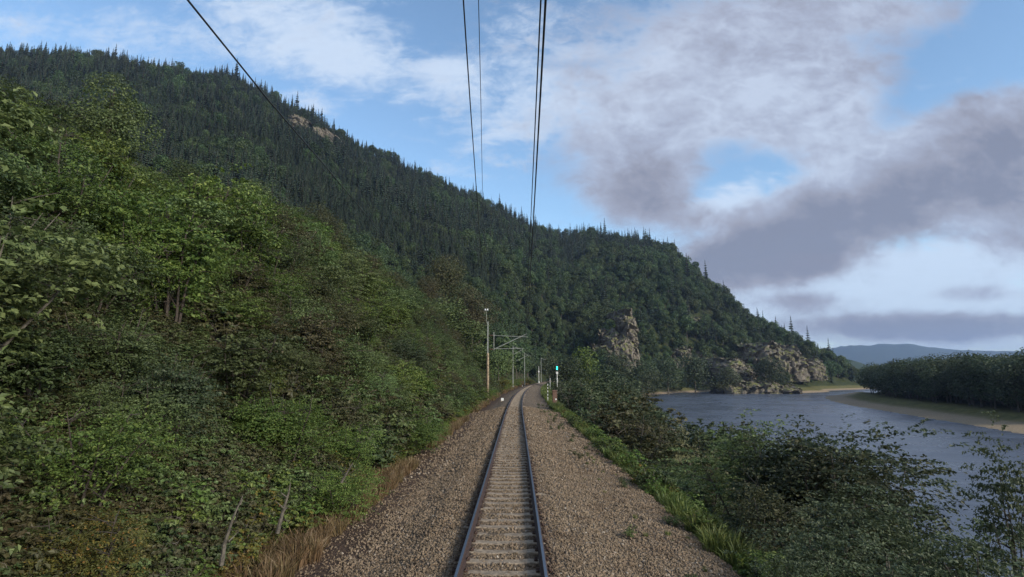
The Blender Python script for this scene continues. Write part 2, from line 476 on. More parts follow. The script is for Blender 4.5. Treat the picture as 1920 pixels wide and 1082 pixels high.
def ballast_material():
    m, t, b = mat('ballast_gravel')
    p = pos(t)
    sp = t.new('ShaderNodeSeparateXYZ'); t.put(sp.inputs[0], p)
    vo = t.new('ShaderNodeTexVoronoi'); t.put(vo.inputs['Vector'], p); vo.inputs['Scale'].default_value = 19
    vr = t.new('ShaderNodeSeparateColor'); t.put(vr.inputs[0], vo.outputs['Color'])
    c = t.ramp(vr.outputs[0], [(0, (0.12, 0.09, 0.06)), (0.4, (0.20, 0.15, 0.10)), (0.75, (0.26, 0.20, 0.135)), (1, (0.37, 0.30, 0.225))])
    c = t.mix(t.smooth(vo.outputs['Distance'], 0.3, 0.65, 0, 0.6), c, (0.05, 0.036, 0.026))
    n = t.noise(p, 0.9, 5, 0.65)
    c = t.mix(t.smooth(n, 0.45, 0.7, 0, 0.6), c, (0.13, 0.085, 0.05))
    # brown fines and leaf litter gather towards the hillside ditch
    d = t.math('ADD', t.new('ShaderNodeAttribute', attribute_name='side').outputs['Fac'], t.math('MULTIPLY', t.math('SUBTRACT', n, 0.5), 3.0))
    c = t.mix(t.smooth(d, -3.4, -2.3), t.mix(vr.outputs[1], (0.055, 0.035, 0.024), (0.11, 0.07, 0.045)), c)
    c = t.mix(t.smooth(d, 4.3, 5.4), c, t.mix(vr.outputs[1], (0.10, 0.08, 0.045), (0.16, 0.13, 0.07)))
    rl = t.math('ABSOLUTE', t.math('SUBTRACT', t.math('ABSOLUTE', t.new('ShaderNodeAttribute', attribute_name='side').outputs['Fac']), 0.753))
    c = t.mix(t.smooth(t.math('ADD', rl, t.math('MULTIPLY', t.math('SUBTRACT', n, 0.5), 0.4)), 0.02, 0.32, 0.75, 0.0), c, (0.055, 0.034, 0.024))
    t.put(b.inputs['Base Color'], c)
    b.inputs['Roughness'].default_value = 0.95
    b.inputs['Specular IOR Level'].default_value = 0.2
    bump(t, b, t.math('SUBTRACT', 1.0, vo.outputs['Distance']), 1.0, 0.04)
    return m
M['ballast'] = ballast_material()

def stone_material():
    m, t, b = mat('ballast_stone')
    oi = t.new('ShaderNodeObjectInfo')
    p = pos(t)
    c = t.ramp(oi.outputs['Random'], [(0, (0.105, 0.078, 0.050)), (0.35, (0.185, 0.137, 0.088)), (0.7, (0.25, 0.188, 0.122)), (0.95, (0.28, 0.20, 0.135)), (1, (0.38, 0.33, 0.265))])
    c = t.mix(t.smooth(t.noise(p, 0.9, 5, 0.65), 0.45, 0.7, 0, 0.5), c, (0.13, 0.085, 0.05))
    c = t.mix(t.smooth(t.noise(p, 40, 3, 0.6), 0.4, 0.7, 0, 0.4), c, (0.10, 0.08, 0.06))
    px_ = t.new('ShaderNodeSeparateXYZ'); t.put(px_.inputs[0], p)
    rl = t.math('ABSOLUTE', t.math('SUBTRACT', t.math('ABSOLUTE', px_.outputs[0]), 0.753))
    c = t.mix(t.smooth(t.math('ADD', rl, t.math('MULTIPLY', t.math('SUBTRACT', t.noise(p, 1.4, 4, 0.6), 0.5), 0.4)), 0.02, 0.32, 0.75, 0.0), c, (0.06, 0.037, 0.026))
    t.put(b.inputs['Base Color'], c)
    b.inputs['Roughness'].default_value = 0.9
    b.inputs['Specular IOR Level'].default_value = 0.25
    return m
M['stone'] = stone_material()

def water_material():
    m, t, b = mat('river_water')
    p = pos(t)
    st = t.vmath('MULTIPLY', p, (1.0, 0.55, 1.0))
    n = t.noise(st, 0.9, 6, 0.65, 0.6)
    n2 = t.noise(p, 0.05, 4, 0.6, 0.8)
    b.inputs['Base Color'].default_value = (0.075, 0.090, 0.120, 1)
    t.put(b.inputs['Roughness'], t.smooth(n2, 0.35, 0.65, 0.22, 0.34))
    b.inputs['IOR'].default_value = 1.33
    b.inputs['Specular IOR Level'].default_value = 0.5
    nd = t.new('ShaderNodeBump'); nd.inputs['Distance'].default_value = 0.22
    t.put(nd.inputs['Strength'], t.smooth(n2, 0.35, 0.65, 0.35, 0.8)); t.put(nd.inputs['Height'], n)
    t.put(b.inputs['Normal'], nd.outputs[0])
    return m
M['water'] = water_material()

# ------------------------------------------------------------------ line of the railway
def xc(y):
    y = np.asarray(y, float)
    return np.where(y > 45, (y - 45) ** 2 / (2 * 1850.0), 0.0)

# ------------------------------------------------------------------ terrain shape
WATER = -8.7
def vnoise(x, y, s, seed=0):
    """smooth value noise on numpy arrays, -1..1"""
    x = np.asarray(x, float) / s + seed * 17.3; y = np.asarray(y, float) / s - seed * 9.1
    xi = np.floor(x).astype(np.int64); yi = np.floor(y).astype(np.int64)
    fx = x - xi; fy = y - yi
    fx = fx * fx * (3 - 2 * fx); fy = fy * fy * (3 - 2 * fy)
    def h(a, b):
        k = (a * 374761393 + b * 668265263 + seed * 1442695041) & 0xffffffff
        k = ((k ^ (k >> 13)) * 1274126177) & 0xffffffff
        return ((k ^ (k >> 16)) & 0xffff) / 32767.5 - 1
    return (h(xi, yi) * (1 - fx) + h(xi + 1, yi) * fx) * (1 - fy) + (h(xi, yi + 1) * (1 - fx) + h(xi + 1, yi + 1) * fx) * fy
def fbm(x, y, s, seed=0, o=4):
    a = 0; k = 1.0
    for i in range(o):
        a = a + k * vnoise(x, y, s / 2 ** i, seed + i); k *= 0.5
    return a / 1.9
def sstep(x, a, b):
    t = np.clip((x - a) / (b - a), 0, 1)
    return t * t * (3 - 2 * t)

def hz(px, py, Y):             # height of a sight line at forward distance Y
    return at(px, py, Y)[2]
TH = 17.0                      # height of the forest on the ridge
cols = []
def column(px, mid, skyl, drop=None):
    Ym, zm = mid; Ys, ys = skyl
    zs = hz(px, ys, Ys) - TH
    a = (px - 969) / F
    pts = [(5, min(zm, -1)), (90, zm * 0.45 if zm > 0 else zm), (Ym, zm), (Ys, zs), (Ys * 1.3, zs * 0.93), (Ys * 2.2, zs * 0.55), (3200, 20), (5000, 10), (6200, 200), (7500, 330), (9500, 330)]
    cols.append((math.atan(a), [(Y / math.cos(math.atan(a)), z) for Y, z in pts]))
def c2(px, Ym, rm, Ys, ys):
    column(px, (Ym, 3.3 + rm * Ym), (Ys, ys))
c2(-1300, 180, .50, 430, 40)
c2(-400, 200, .50, 520, 70)
c2(0, 230, .43, 620, 92)
c2(130, 235, .41, 640, 99)
c2(260, 240, .36, 660, 118)
c2(400, 245, .31, 680, 130)
c2(470, 250, .28, 680, 166)
c2(550, 250, .25, 690, 203)
c2(640, 255, .19, 700, 256)
c2(760, 260, .13, 720, 310)
c2(850, 260, .085, 740, 345)
c2(930, 270, .05, 760, 376)
c2(1000, 290, .022, 780, 413)
column(1060, (330, 2), (800, 431)); column(1100, (340, 3), (780, 427)); column(1150, (350, 3), (770, 436))
column(1220, (360, 2), (750, 436)); column(1270, (375, 0), (700, 461)); column(1310, (380, -2), (660, 501))
column(1370, (385, -4), (600, 546)); column(1440, (385, -4), (540, 596)); column(1500, (390, -5), (495, 629))
def far(px, pts):
    a = math.atan((px - 969) / F)
    cols.append((a, [(Y / math.cos(a), z) for Y, z in pts]))
far(1548, [(5, -7), (420, -7), (480, 8), (520, 10), (900, 14), (1500, hz(1548, 662, 1500)), (2300, 60), (3200, 20), (5000, 10), (6000, hz(1560, 651, 6000)), (8000, 250), (9500, 250)])
far(1600, [(5, -7), (600, -6), (900, 0), (1500, hz(1600, 678, 1500)), (2300, 20), (3200, 0), (5000, 10), (6000, hz(1600, 646, 6000)), (8000, 250), (9500, 250)])
far(1640, [(5, -7), (1000, -6), (1500, 10), (2300, 10), (5000, 10), (6000, hz(1640, 643, 6000)), (8000, 250), (9500, 250)])
far(1700, [(5, -7), (1000, -6), (2300, 0), (5000, 10), (6000, hz(1700, 641, 6000)), (8000, 250), (9500, 250)])
far(1770, [(5, -7), (1000, -6), (2300, 0), (5000, 10), (6000, hz(1770, 653, 6000)), (8000, 200), (9500, 200)])
far(1850, [(5, -7), (1000, -6), (2300, 0), (5000, 10), (6000, hz(1850, 656, 6000)), (8000, 200), (9500, 200)])
far(1930, [(5, -7), (1000, -6), (2300, 0), (5000, 10), (6000, hz(1930, 654, 6000)), (8000, 200), (9500, 200)])
far(2600, [(5, -7), (700, -6), (1500, 10), (2500, 120), (4000, 220), (6000, 250), (9500, 250)])
RG = np.exp(np.linspace(math.log(4), math.log(9600), 220))
CA = np.array([c[0] for c in cols])
CZ = np.array([np.interp(RG, [p[0] for p in c[1]], [p[1] for p in c[1]]) for c in cols])

def polar_h(x, y):
    az = np.clip(np.arctan2(x - CAM[0], y), CA[0], CA[-1])
    r = np.clip(np.hypot(x - CAM[0], y), RG[0], RG[-1])
    ri = np.clip((np.log(r) - math.log(4)) / (math.log(9600) - math.log(4)) * 219, 0, 218.999)
    r0 = ri.astype(int); fr = ri - r0
    ai = np.clip(np.searchsorted(CA, az) - 1, 0, len(CA) - 2)
    fa = (az - CA[ai]) / (CA[ai + 1] - CA[ai])
    fa = np.clip(fa, 0, 1)
    return (CZ[ai, r0] * (1 - fr) + CZ[ai, r0 + 1] * fr) * (1 - fa) + (CZ[ai + 1, r0] * (1 - fr) + CZ[ai + 1, r0 + 1] * fr) * fa

# river outline on the water level: west bank, around under the bluff, then the long sand spit
def wp(px, py):
    p = on_z(px, py, WATER); return (p[0], p[1])
river = [(24, -400), (25, 0), (27, 40), (31, 90), (38, 150), (50, 220), wp(1200, 746), wp(1222, 740), wp(1270, 737), wp(1345, 734), wp(1375, 737), wp(1500, 737), wp(1560, 735),
         (235, 430), (330, 500), (520, 560), (900, 640), (900, 560), (560, 480), (350, 400), (235, 345), wp(1556, 741), wp(1543, 745), wp(1556, 752), wp(1600, 762), wp(1660, 771), wp(1740, 785), wp(1830, 799), wp(1925, 816), (98, 70), (92, 0), (90, -400)]
RP = np.array(river)
def river_sd(x, y):
    """signed distance: negative in the water"""
    x = np.asarray(x, float); y = np.asarray(y, float)
    d = np.full(x.shape, 1e9); ins = np.zeros(x.shape, bool)
    n = len(RP)
    for i in range(n):
        x0, y0 = RP[i]; x1, y1 = RP[(i + 1) % n]
        ex, ey = x1 - x0, y1 - y0
        t = np.clip(((x - x0) * ex + (y - y0) * ey) / (ex * ex + ey * ey), 0, 1)
        d = np.minimum(d, np.hypot(x - x0 - t * ex, y - y0 - t * ey))
        c = ((y0 > y) != (y1 > y)) & (x < (x1 - x0) * (y - y0) / (y1 - y0 + 1e-12) + x0)
        ins ^= c
    return np.where(ins, -d, d)

RS = np.array([0, 4.2, 4.9, 6.2, 8.5, 14, 20, 26, 60]); RZ = np.array([-.85, -.92, -1.15, -2.1, -3.7, -6.1, -7.4, -8.0, -8.0])
def ground_h(x, y, shore=False):
    x = np.asarray(x, float); y = np.asarray(y, float)
    s = x - xc(y)
    dep = np.maximum(-s, 0)
    k = np.interp(y, [-40, 30, 70, 160, 300], [0.66, 0.70, 0.84, 0.88, 0.75])
    crest = np.interp(y, [-40, 40, 120, 300], [31, 31, 30, 26])
    left = -0.85 + np.where(dep > 4.2, -0.15, 0) + np.maximum(np.minimum(dep, crest) - 5.0, 0) * k + np.maximum(dep - crest, 0) * 0.22
    left = left + sstep(dep, 6, 14) * fbm(x, y, 11, 3) * 1.3
    right = np.interp(s, RS, RZ) + sstep(s, 7, 14) * fbm(x, y, 9, 5) * 0.5
    near = np.where(s < 0, left, right)
    farh = polar_h(x, y)
    r = np.hypot(x, y)
    amp = np.clip((r - 200) / 500, 0, 1) * np.clip((farh + 4) / 60, 0, 1)
    farh = farh + amp * (fbm(x, y, 130, 11) * 9 + fbm(x, y, 35, 21) * 3) * np.where(r > 3500, 2.2, 1)
    wl = np.maximum(sstep(dep, crest + 2, 95), sstep(y, 230, 330) * sstep(dep, 8, 40))
    wr = np.maximum(sstep(y, 230, 320) * sstep(s, 7, 30), sstep(s, 60, 100))
    wgt = np.where(s < 0, wl, wr)
    wgt = np.maximum(wgt, sstep(y, 340, 430))
    wgt = np.where(y < -30, np.where(s < 0, wl, wr), wgt)
    h = near * (1 - wgt) + farh * wgt
    sd = river_sd(x, y)
    bank = WATER + 0.05 + np.maximum(sd, 0) * np.where(y > 330, 0.30, np.where(s > 60, 0.055, 0.2)) + np.maximum(sd - 14, 0) * 0.40 + np.maximum(sd - 30, 0) * 0.9
    bank = bank + sstep(sd, 0.5, 4) * (fbm(x, y, 5, 31) * 0.25)
    bed = WATER - 0.05 + np.maximum(sd, -6) * 0.22
    hh = np.where(sd > 0, np.where(sd < 160, np.minimum(h, bank), h), bed)
    hh = np.where((sd > 0) & (hh < WATER + 0.05 + np.minimum(sd, 10) * 0.03), WATER + 0.05 + np.minimum(sd, 10) * 0.03, hh)
    return (hh, sd) if shore else hh

def build_terrain():
    az = np.radians(np.concatenate([np.arange(-180, -60, 3.0), np.arange(-60, 60, 0.35), np.arange(60, 180, 3.0)]))
    rr = np.concatenate([[0.0], np.exp(np.linspace(math.log(2.0), math.log(9400), 285))])
    A, RR_ = np.meshgrid(az, rr, indexing='ij')
    X = np.sin(A) * RR_; Y = np.cos(A) * RR_
    H, SD = ground_h(X, Y, True)
    n, m = X.shape
    ii, jj = np.meshgrid(np.arange(n), np.arange(m - 1), indexing='ij')
    i2 = (ii + 1) % n
    q = np.stack([ii * m + jj, ii * m + jj + 1, i2 * m + jj + 1, i2 * m + jj], -1).reshape(-1, 4)
    me = np_mesh('terrain', np.stack([X, Y, H], -1).reshape(-1, 3), q, [M['terrain']], True)
    at_ = me.attributes.new('shore', 'FLOAT', 'POINT')
    at_.data.foreach_set('value', np.where(SD > 0, SD, 0).ravel().astype(np.float32))
    tag(link('terrain', me), kind='structure')
build_terrain()

# river surface
def build_water():
    nx, ny = 60, 60
    xs = np.linspace(10, 950, nx); ys = np.linspace(-400, 700, ny)
    X, Y = np.meshgrid(xs, ys, indexing='ij')
    i, j = np.meshgrid(np.arange(nx - 1), np.arange(ny - 1), indexing='ij')
    q = np.stack([i * ny + j, (i + 1) * ny + j, (i + 1) * ny + j + 1, i * ny + j + 1], -1).reshape(-1, 4)
    me = np_mesh('river', np.stack([X, Y, np.full_like(X, WATER)], -1).reshape(-1, 3), q, [M['water']])
    tag(link('river', me), kind='structure')
build_water()

# ------------------------------------------------------------------ ballast bed
def sweep(section, ys, name, mats, parent=None, smooth=False, attr=None, jitter=0.0):
    """sweep an open cross-section [(s, z)] along the track's centre line"""
    sec = np.asarray(section, float); k = len(sec)
    ys = np.asarray(ys, float); c = xc(ys); sl = np.gradient(c, ys)
    nx = 1 / np.sqrt(1 + sl ** 2); ny = -sl * nx
    X = c[:, None] + sec[None, :, 0] * nx[:, None]
    Y = ys[:, None] + sec[None, :, 0] * ny[:, None]
    Z = np.repeat(sec[None, :, 1], len(ys), 0)
    if jitter:
        Z = Z + jitter * fbm(X, Y, 0.9, 41) + jitter * 0.7 * vnoise(X, Y, 0.25, 47)
    n = len(ys)
    i, j = np.meshgrid(np.arange(n - 1), np.arange(k - 1), indexing='ij')
    q = np.stack([i * k + j, i * k + j + 1, (i + 1) * k + j + 1, (i + 1) * k + j], -1).reshape(-1, 4)
    me = np_mesh(name, np.stack([X, Y, Z], -1).reshape(-1, 3), q, mats, smooth)
    if attr:
        a = me.attributes.new(attr, 'FLOAT', 'POINT')
        a.data.foreach_set('value', np.repeat(sec[None, :, 0], n, 0).ravel().astype(np.float32))
    return me
TOPZ = -0.215
def bed_z(s):
    return -0.030 * (np.abs(s) < 0.7) + np.interp(s, [-6.2, -4.9, -3.9, -2.6, -1.7, -1.2, 1.2, 1.7, 2.6, 3.7, 4.6, 5.2, 6.2], [-1.15, -0.78, -0.72, -0.55, -0.25, -0.19, -0.19, -0.25, -0.42, -0.50, -0.62, -0.98, -1.95])
bs = np.concatenate([np.arange(-6.2, -1.3, 0.22), np.arange(-1.3, 1.31, 0.2), np.arange(1.5, 6.3, 0.22)])
bys = np.concatenate([np.arange(-30, 2, 1.0), np.arange(2, 40, 0.22), np.arange(40, 120, 1.0), np.arange(120, 400, 3)])
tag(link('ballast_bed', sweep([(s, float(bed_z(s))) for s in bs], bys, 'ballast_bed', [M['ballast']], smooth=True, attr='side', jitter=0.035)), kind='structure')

# loose ballast stones near the camera
def stone_mesh(seed):
    r_ = random.Random(seed)
    ph = (1 + 5 ** .5) / 2
    v = np.array([(-1, ph, 0), (1, ph, 0), (-1, -ph, 0), (1, -ph, 0), (0, -1, ph), (0, 1, ph), (0, -1, -ph), (0, 1, -ph), (ph, 0, -1), (ph, 0, 1), (-ph, 0, -1), (-ph, 0, 1)]) / 1.9
    v = v * np.array([[r_.uniform(.65, 1.25) for _ in range(3)] for _ in range(12)]) * np.array([1.2, .9, .7])
    f = [(0, 11, 5), (0, 5, 1), (0, 1, 7), (0, 7, 10), (0, 10, 11), (1, 5, 9), (5, 11, 4), (11, 10, 2), (10, 7, 6), (7, 1, 8), (3, 9, 4), (3, 4, 2), (3, 2, 6), (3, 6, 8), (3, 8, 9), (4, 9, 5), (2, 4, 11), (6, 2, 10), (8, 6, 7), (9, 8, 1)]
    return np_mesh('stone', v, np.array(f), [M['stone']])
def scatter_stones():
    P = []; S = []
    for (y0, y1, dens, sz) in ((4, 13, 480, 0.025), (13, 22, 300, 0.028), (22, 36, 100, 0.042), (36, 62, 38, 0.055)):
        n = int((y1 - y0) * 11.0 * dens)
        s = rng.uniform(-5.0, 6.0, n); y = rng.uniform(y0, y1, n)
        ph = np.mod(y, 0.6)
        onsl = (np.abs(s) < 0.9) & (np.abs(ph - 0.3) < 0.115)
        keep = ~(onsl & (rng.random(n) < 0.93)) & (np.abs(np.abs(s) - 0.753) > 0.10)
        keep &= ~((s < -2.9 - 0.8 * rng.random(n)) & (rng.random(n) < 0.75)) & ~((s > 4.9) & (rng.random(n) < 0.5))
        s = s[keep]; y = y[keep]
        x = s + xc(y)
        z = bed_z(s) + 0.035 * fbm(x, y, 0.9, 41) + 0.0245 * vnoise(x, y, 0.25, 47)
        P.append(np.stack([x, y, z + sz * 0.25], -1)); S.append(sz * rng.uniform(0.5, 1.35, len(s)))
    P = np.concatenate(P); S = np.concatenate(S); n = len(P)
    stuff_points('ballast_stones', P, rng.uniform(0, 6.28, (n, 3)), np.repeat(S[:, None], 3, 1), rng.integers(0, 6, n), [stone_mesh(i) for i in range(6)])
scatter_stones()

# ------------------------------------------------------------------ track
track = empty('railway_track')
tag(track, 'single railway track with rusty rails curving right below the wooded hill', 'railway track')
rail_sec = [(-0.070, -0.172), (-0.070, -0.160), (-0.012, -0.140), (-0.010, -0.045), (-0.036, -0.034), (-0.036, -0.008), (-0.024, 0.0), (0.024, 0.0), (0.036, -0.008), (0.036, -0.034), (0.010, -0.045), (0.012, -0.140), (0.070, -0.160), (0.070, -0.172)]
rys = np.concatenate([np.arange(-30, 60, 3.0), np.arange(60, 396, 4.0)])
for sgn in (-1, 1):
    me = sweep([(sgn * 0.753 + a, b) for a, b in rail_sec], rys, 'rail', [M['railrust'], M['railhead']])
    k = len(rail_sec) - 1
    mi = np.zeros(len(me.polygons), np.int32)
    idx = np.arange(len(mi)) % k
    mi[idx == 6] = 1
    me.polygons.foreach_set('material_index', mi)
    link('rail', me, track)
sb = MB()
xs_ = [(-1.28, -0.225), (-0.95, -0.19), (-0.55, -0.178), (-0.35, -0.195), (0.35, -0.195), (0.55, -0.178), (0.95, -0.19), (1.28, -0.225)]
vv = []
for x, z in xs_:
    vv += [(x, -0.135, -0.34), (x, -0.12, z - 0.012), (x, -0.10, z), (x, 0.10, z), (x, 0.12, z - 0.012), (x, 0.135, -0.34)]
qq = [(i * 6 + j, i * 6 + j + 1, (i + 1) * 6 + j + 1, (i + 1) * 6 + j) for i in range(7) for j in range(5)]
sb.add(vv, qq); sb.add(vv[:6], [(0, 1, 4, 5), (1, 2, 3, 4)]); sb.add(vv[-6:], [(5, 4, 1, 0), (4, 3, 2, 1)])
sleeper_me = sb.mesh('sleeper', [M['sleeper']])
cb = MB()
cb.box(-0.035, 0.035, -0.05, 0.05, -0.172, -0.150, bev=0.008); cb.tube([(-0.02, -0.07, -0.150), (0.02, -0.03, -0.128), (-0.02, 0.0, -0.150), (0.02, 0.03, -0.128), (-0.02, 0.07, -0.150)], 0.010, 5)
clip_me = cb.mesh('rail_clip', [M['clip']])
for i in range(298):
    y = 2.7 + 0.6 * i
    x = float(xc(y)); sl = max(0, (y - 45) / 1850.0)
    o = link('sleeper', sleeper_me, track, (x + random.uniform(-.02, .02), y + random.uniform(-.015, .015), random.uniform(-.006, .004)), (0, 0, -math.atan(sl) + random.uniform(-.01, .01)))
    if i < 34:
        for s_ in (-0.86, -0.645, 0.645, 0.86):
            link('rail_clip', clip_me, o, (s_, 0, 0), (0, 0, 0 if abs(s_) < .75 else math.pi))
fb = MB()
for i in range(298, 640):
    y = 2.7 + 0.6 * i; x = float(xc(y))
    fb.box(x - 1.28, x + 1.28, y - 0.12, y + 0.12, -0.3, -0.18)
o = fb.build('sleeper_run', M['sleeper'], track); o['kind'] = 'stuff'

# ------------------------------------------------------------------ overhead line
def wire_pts(a, b, sag, n=24):
    a = np.asarray(a, float); b = np.asarray(b, float)
    t = np.linspace(0, 1, n)[:, None]
    p = a + (b - a) * t
    p[:, 2] -= (4 * sag * t * (1 - t))[:, 0]
    return p
WR = 0.011
YM = 85.0
mast_spec = [  # px of foot, top row, forward distance, diagonal arm end, label
    (915, 603, 85.0, (987, 627), 'nearest grey catenary mast rising from weeds left of the track'),
    (962, 649, 158.0, None, 'plain catenary mast second from the train, left of the curve'),
    (983.5, 661, 199.0, (985, 664), 'third catenary mast up the line with a short slanting bracket'),
    (1014.5, 671, 262.0, None, 'farthest slim catenary mast, behind the white post at the bend')]
masts = []
for i, (px, py, Y, arm, lab) in enumerate(mast_spec):
    top = at(px, py, Y)
    gz = float(ground_h(top[0], Y))
    m = empty('catenary_mast', (top[0], Y, gz))
    tag(m, lab, 'catenary mast', 'masts carrying the overhead line')
    hgt = top[2] - gz
    pole = MB()                                          # H-section post, slightly tapered
    a0, a1, th = 0.135, 0.085, 0.016
    for (x0, x1, y0, y1) in ((-1, 1, -1, -.82), (-1, 1, .82, 1), (-.1, .1, -.82, .82)):
        v = [(x0 * a0, y0 * a0, 0), (x1 * a0, y0 * a0, 0), (x1 * a0, y1 * a0, 0), (x0 * a0, y1 * a0, 0), (x0 * a1, y0 * a1, hgt), (x1 * a1, y0 * a1, hgt), (x1 * a1, y1 * a1, hgt), (x0 * a1, y1 * a1, hgt)]
        pole.add(v, [(0, 3, 2, 1), (0, 1, 5, 4), (1, 2, 6, 5), (2, 3, 7, 6), (3, 0, 4, 7), (4, 5, 6, 7)])
    pole.build('pole', M['galv'], m)
    if i == 0:
        fz = at(px, 662, Y)[2] - gz
        ft = MB(); ft.tube([(0, 0, -0.3), (0, 0, fz - 0.25), (0, 0, fz)], [0.24, 0.19, 0.15], 8); ft.build('concrete_foot', M['mastbase'], m, True)
        zz = [at(px, q, Y)[2] - gz for q in (582, 602)]
        pt = MB(); pt.tube([(-0.25, 0, zz[1] - 0.3), (-0.25, 0, zz[0])], 0.03, 6); pt.build('top_bracket', M['galv'], m)
        for dxx in (-0.45, -0.1):
            ins = MB(); ins.tube([(dxx, 0, zz[0] - .05), (dxx, 0, zz[0] + .05), (dxx, 0, zz[0] + .08), (dxx, 0, zz[0] + .22), (dxx, 0, zz[0] + .25)], [.06, .17, .09, .15, .05], 10)
            ins.build('insulator', M['insul'], m, True)
        cr = MB(); cr.tube([(-0.55, 0, zz[0] - .05), (0.0, 0, zz[0] - .05)], 0.03, 6); cr.build('crossarm', M['galv'], m)
        def L3(x, y): p = at(x, y, Y); return (p[0] - top[0], 0, p[2] - gz)
        b1 = MB(); b1.tube([L3(925, 629), L3(990, 632)], 0.045, 6); b1.build('top_tube', M['galv'], m)
        b2 = MB(); b2.tube([L3(926, 655), L3(988, 626)], 0.06, 8); b2.build('bracket_tube', M['galv'], m)
        b3 = MB(); b3.tube([L3(926, 654), L3(981, 653.5)], 0.045, 6); b3.build('registration_arm', M['galv'], m)
        st_ = MB(); st_.tube([L3(926, 623), L3(926, 657)], 0.05, 6); st_.build('bracket_post', M['galv'], m)
        for (q1, q2) in ((629, 629), (655, 655)):
            ins = MB(); p0 = L3(917, q1); p1 = L3(925, q2); pts = np.linspace(p0, p1, 9)
            ins.tube(pts, [.05, .1, .05, .1, .05, .1, .05, .1, .05], 8); ins.build('insulator', M['insul_brown'], m, True)
    else:
        def L3(x, y): p = at(x, y, Y); return (p[0] - top[0], 0, p[2] - gz)
        if i == 1:
            b = MB(); b.tube([L3(962, 651), L3(979, 654)], 0.07, 6); b.build('bracket_tube', M['galv'], m)
            b = MB(); b.tube([L3(962, 665), L3(981, 655)], 0.07, 6); b.build('brace_tube', M['galv'], m)
        elif i == 2:
            b = MB(); b.tube([L3(966, 678), L3(990, 666)], 0.08, 6); b.build('bracket_tube', M['galv'], m)
            b = MB(); b.tube([L3(984, 663), L3(996, 668)], 0.06, 6); b.build('top_tube', M['galv'], m)
        else:
            b = MB(); b.tube([L3(1014.5, 672), L3(1024, 675)], 0.08, 6); b.build('bracket_tube', M['galv'], m)
    ft = MB(); ft.box(-.4, .4, -.4, .4, -.4, .12, bev=.05); ft.build('foundation', M['mastbase'], m)
    masts.append((m, top, gz))

def cable(name, pts, r, label, parent=None, cat='overhead wire', group=None):
    b = MB(); b.tube(pts, r, 6); o = b.build(name, M['wire'], parent, True)
    if parent is None: tag(o, label, cat, group)
    return o
# contact line: contact wire and messenger wire with droppers
cat = empty('catenary_line')
tag(cat, 'pair of dark overhead contact and messenger wires above the track centre', 'overhead wire')
def extend(a, b, k):
    a = np.asarray(a, float); b = np.asarray(b, float); return a + (b - a) * k
msg0 = at(1023, 2, 6.3); msgm = at(994.5, 400, 14.3)
contact_far = at(984, 650, YM); msg_far = at(987, 628, YM)
c_near = at(1014, 2, 4.9); 
cw = np.concatenate([[extend(contact_far, c_near, 1.28)], [c_near], wire_pts(c_near, contact_far, 0.15, 24)[1:]])
mw = np.concatenate([[extend(msg_far, msg0, 1.25)], [msg0], wire_pts(msg0, msg_far, 0.5, 24)[1:]])
cable('contact_wire', cw, 0.0085, None, cat)
cable('messenger_wire', mw, 0.016, None, cat)
for k in range(9):
    yy = 14 + k * 8.2
    a = [np.interp(yy, cw[:, 1], cw[:, j]) for j in range(3)]; b = [np.interp(yy, mw[:, 1], mw[:, j]) for j in range(3)]
    cable('dropper', [a, b], 0.004, None, cat)
# onward along the curve
for kind_, r_ in (('contact_wire', .02), ('messenger_wire', .02)):
    pts = [contact_far if kind_ == 'contact_wire' else msg_far]
    dz_ = pts[0][2]
    for yy in (120, 158, 199, 262, 330, 380):
        pts.append((float(xc(yy)) + 0.1, yy, dz_ + (0 if kind_ == 'contact_wire' else -0.6 * (yy in (120,)))))
    cable(kind_, pts, r_ * .7, None, cat)
# two return conductors reaching the insulators of the nearest mast
tA = at(910, 582, YM); tB = at(914, 582, YM)
for (pxs, lab, r_, far_) in (((869, 877, 893), 'thicker of two dark wires meeting at the nearest mast top', 0.017, tA), ((897, 899.5, 904.5), 'thinner of two dark wires meeting at the nearest mast top', 0.009, tB)):
    p0 = at(pxs[0], 0, 11.0)
    pm = at(pxs[2], 352, 25.0)
    pts = np.concatenate([[extend(pm, p0, 1.7)], [p0], [at(pxs[1] + 1.5, 150, 14.0)] , [pm], wire_pts(pm, far_, 0.15, 10)[1:]])
    # smooth path: fit with quadratic in y for x and z
    yy = np.linspace(pts[0][1], far_[1], 30)
    qx = np.polyfit(pts[:, 1], pts[:, 0], 3); qz_ = np.polyfit(pts[:, 1], pts[:, 2], 2)
    path = np.stack([np.interp(yy, pts[:, 1], pts[:, 0]), yy, np.interp(yy, pts[:, 1], pts[:, 2])], -1)
    cable('return_wire', path, r_, lab, None, 'overhead wire', 'wires running to the nearest mast')
# long feeder wire crossing the slope
fp = [(352, 0, 9.0), (505, 190, 13.5), (600, 300, 19.0), (680, 395, 28.0), (735, 460, 40.0), (790, 520, 60), (840, 577, 90)]
P_ = np.array([at(*q) for q in fp])
P_ = np.concatenate([[extend(P_[1], P_[0], 2.2)], P_])
cable('feeder_wire', P_, 0.021, 'long dark wire slanting down across the wooded mountain face', None, 'overhead wire')

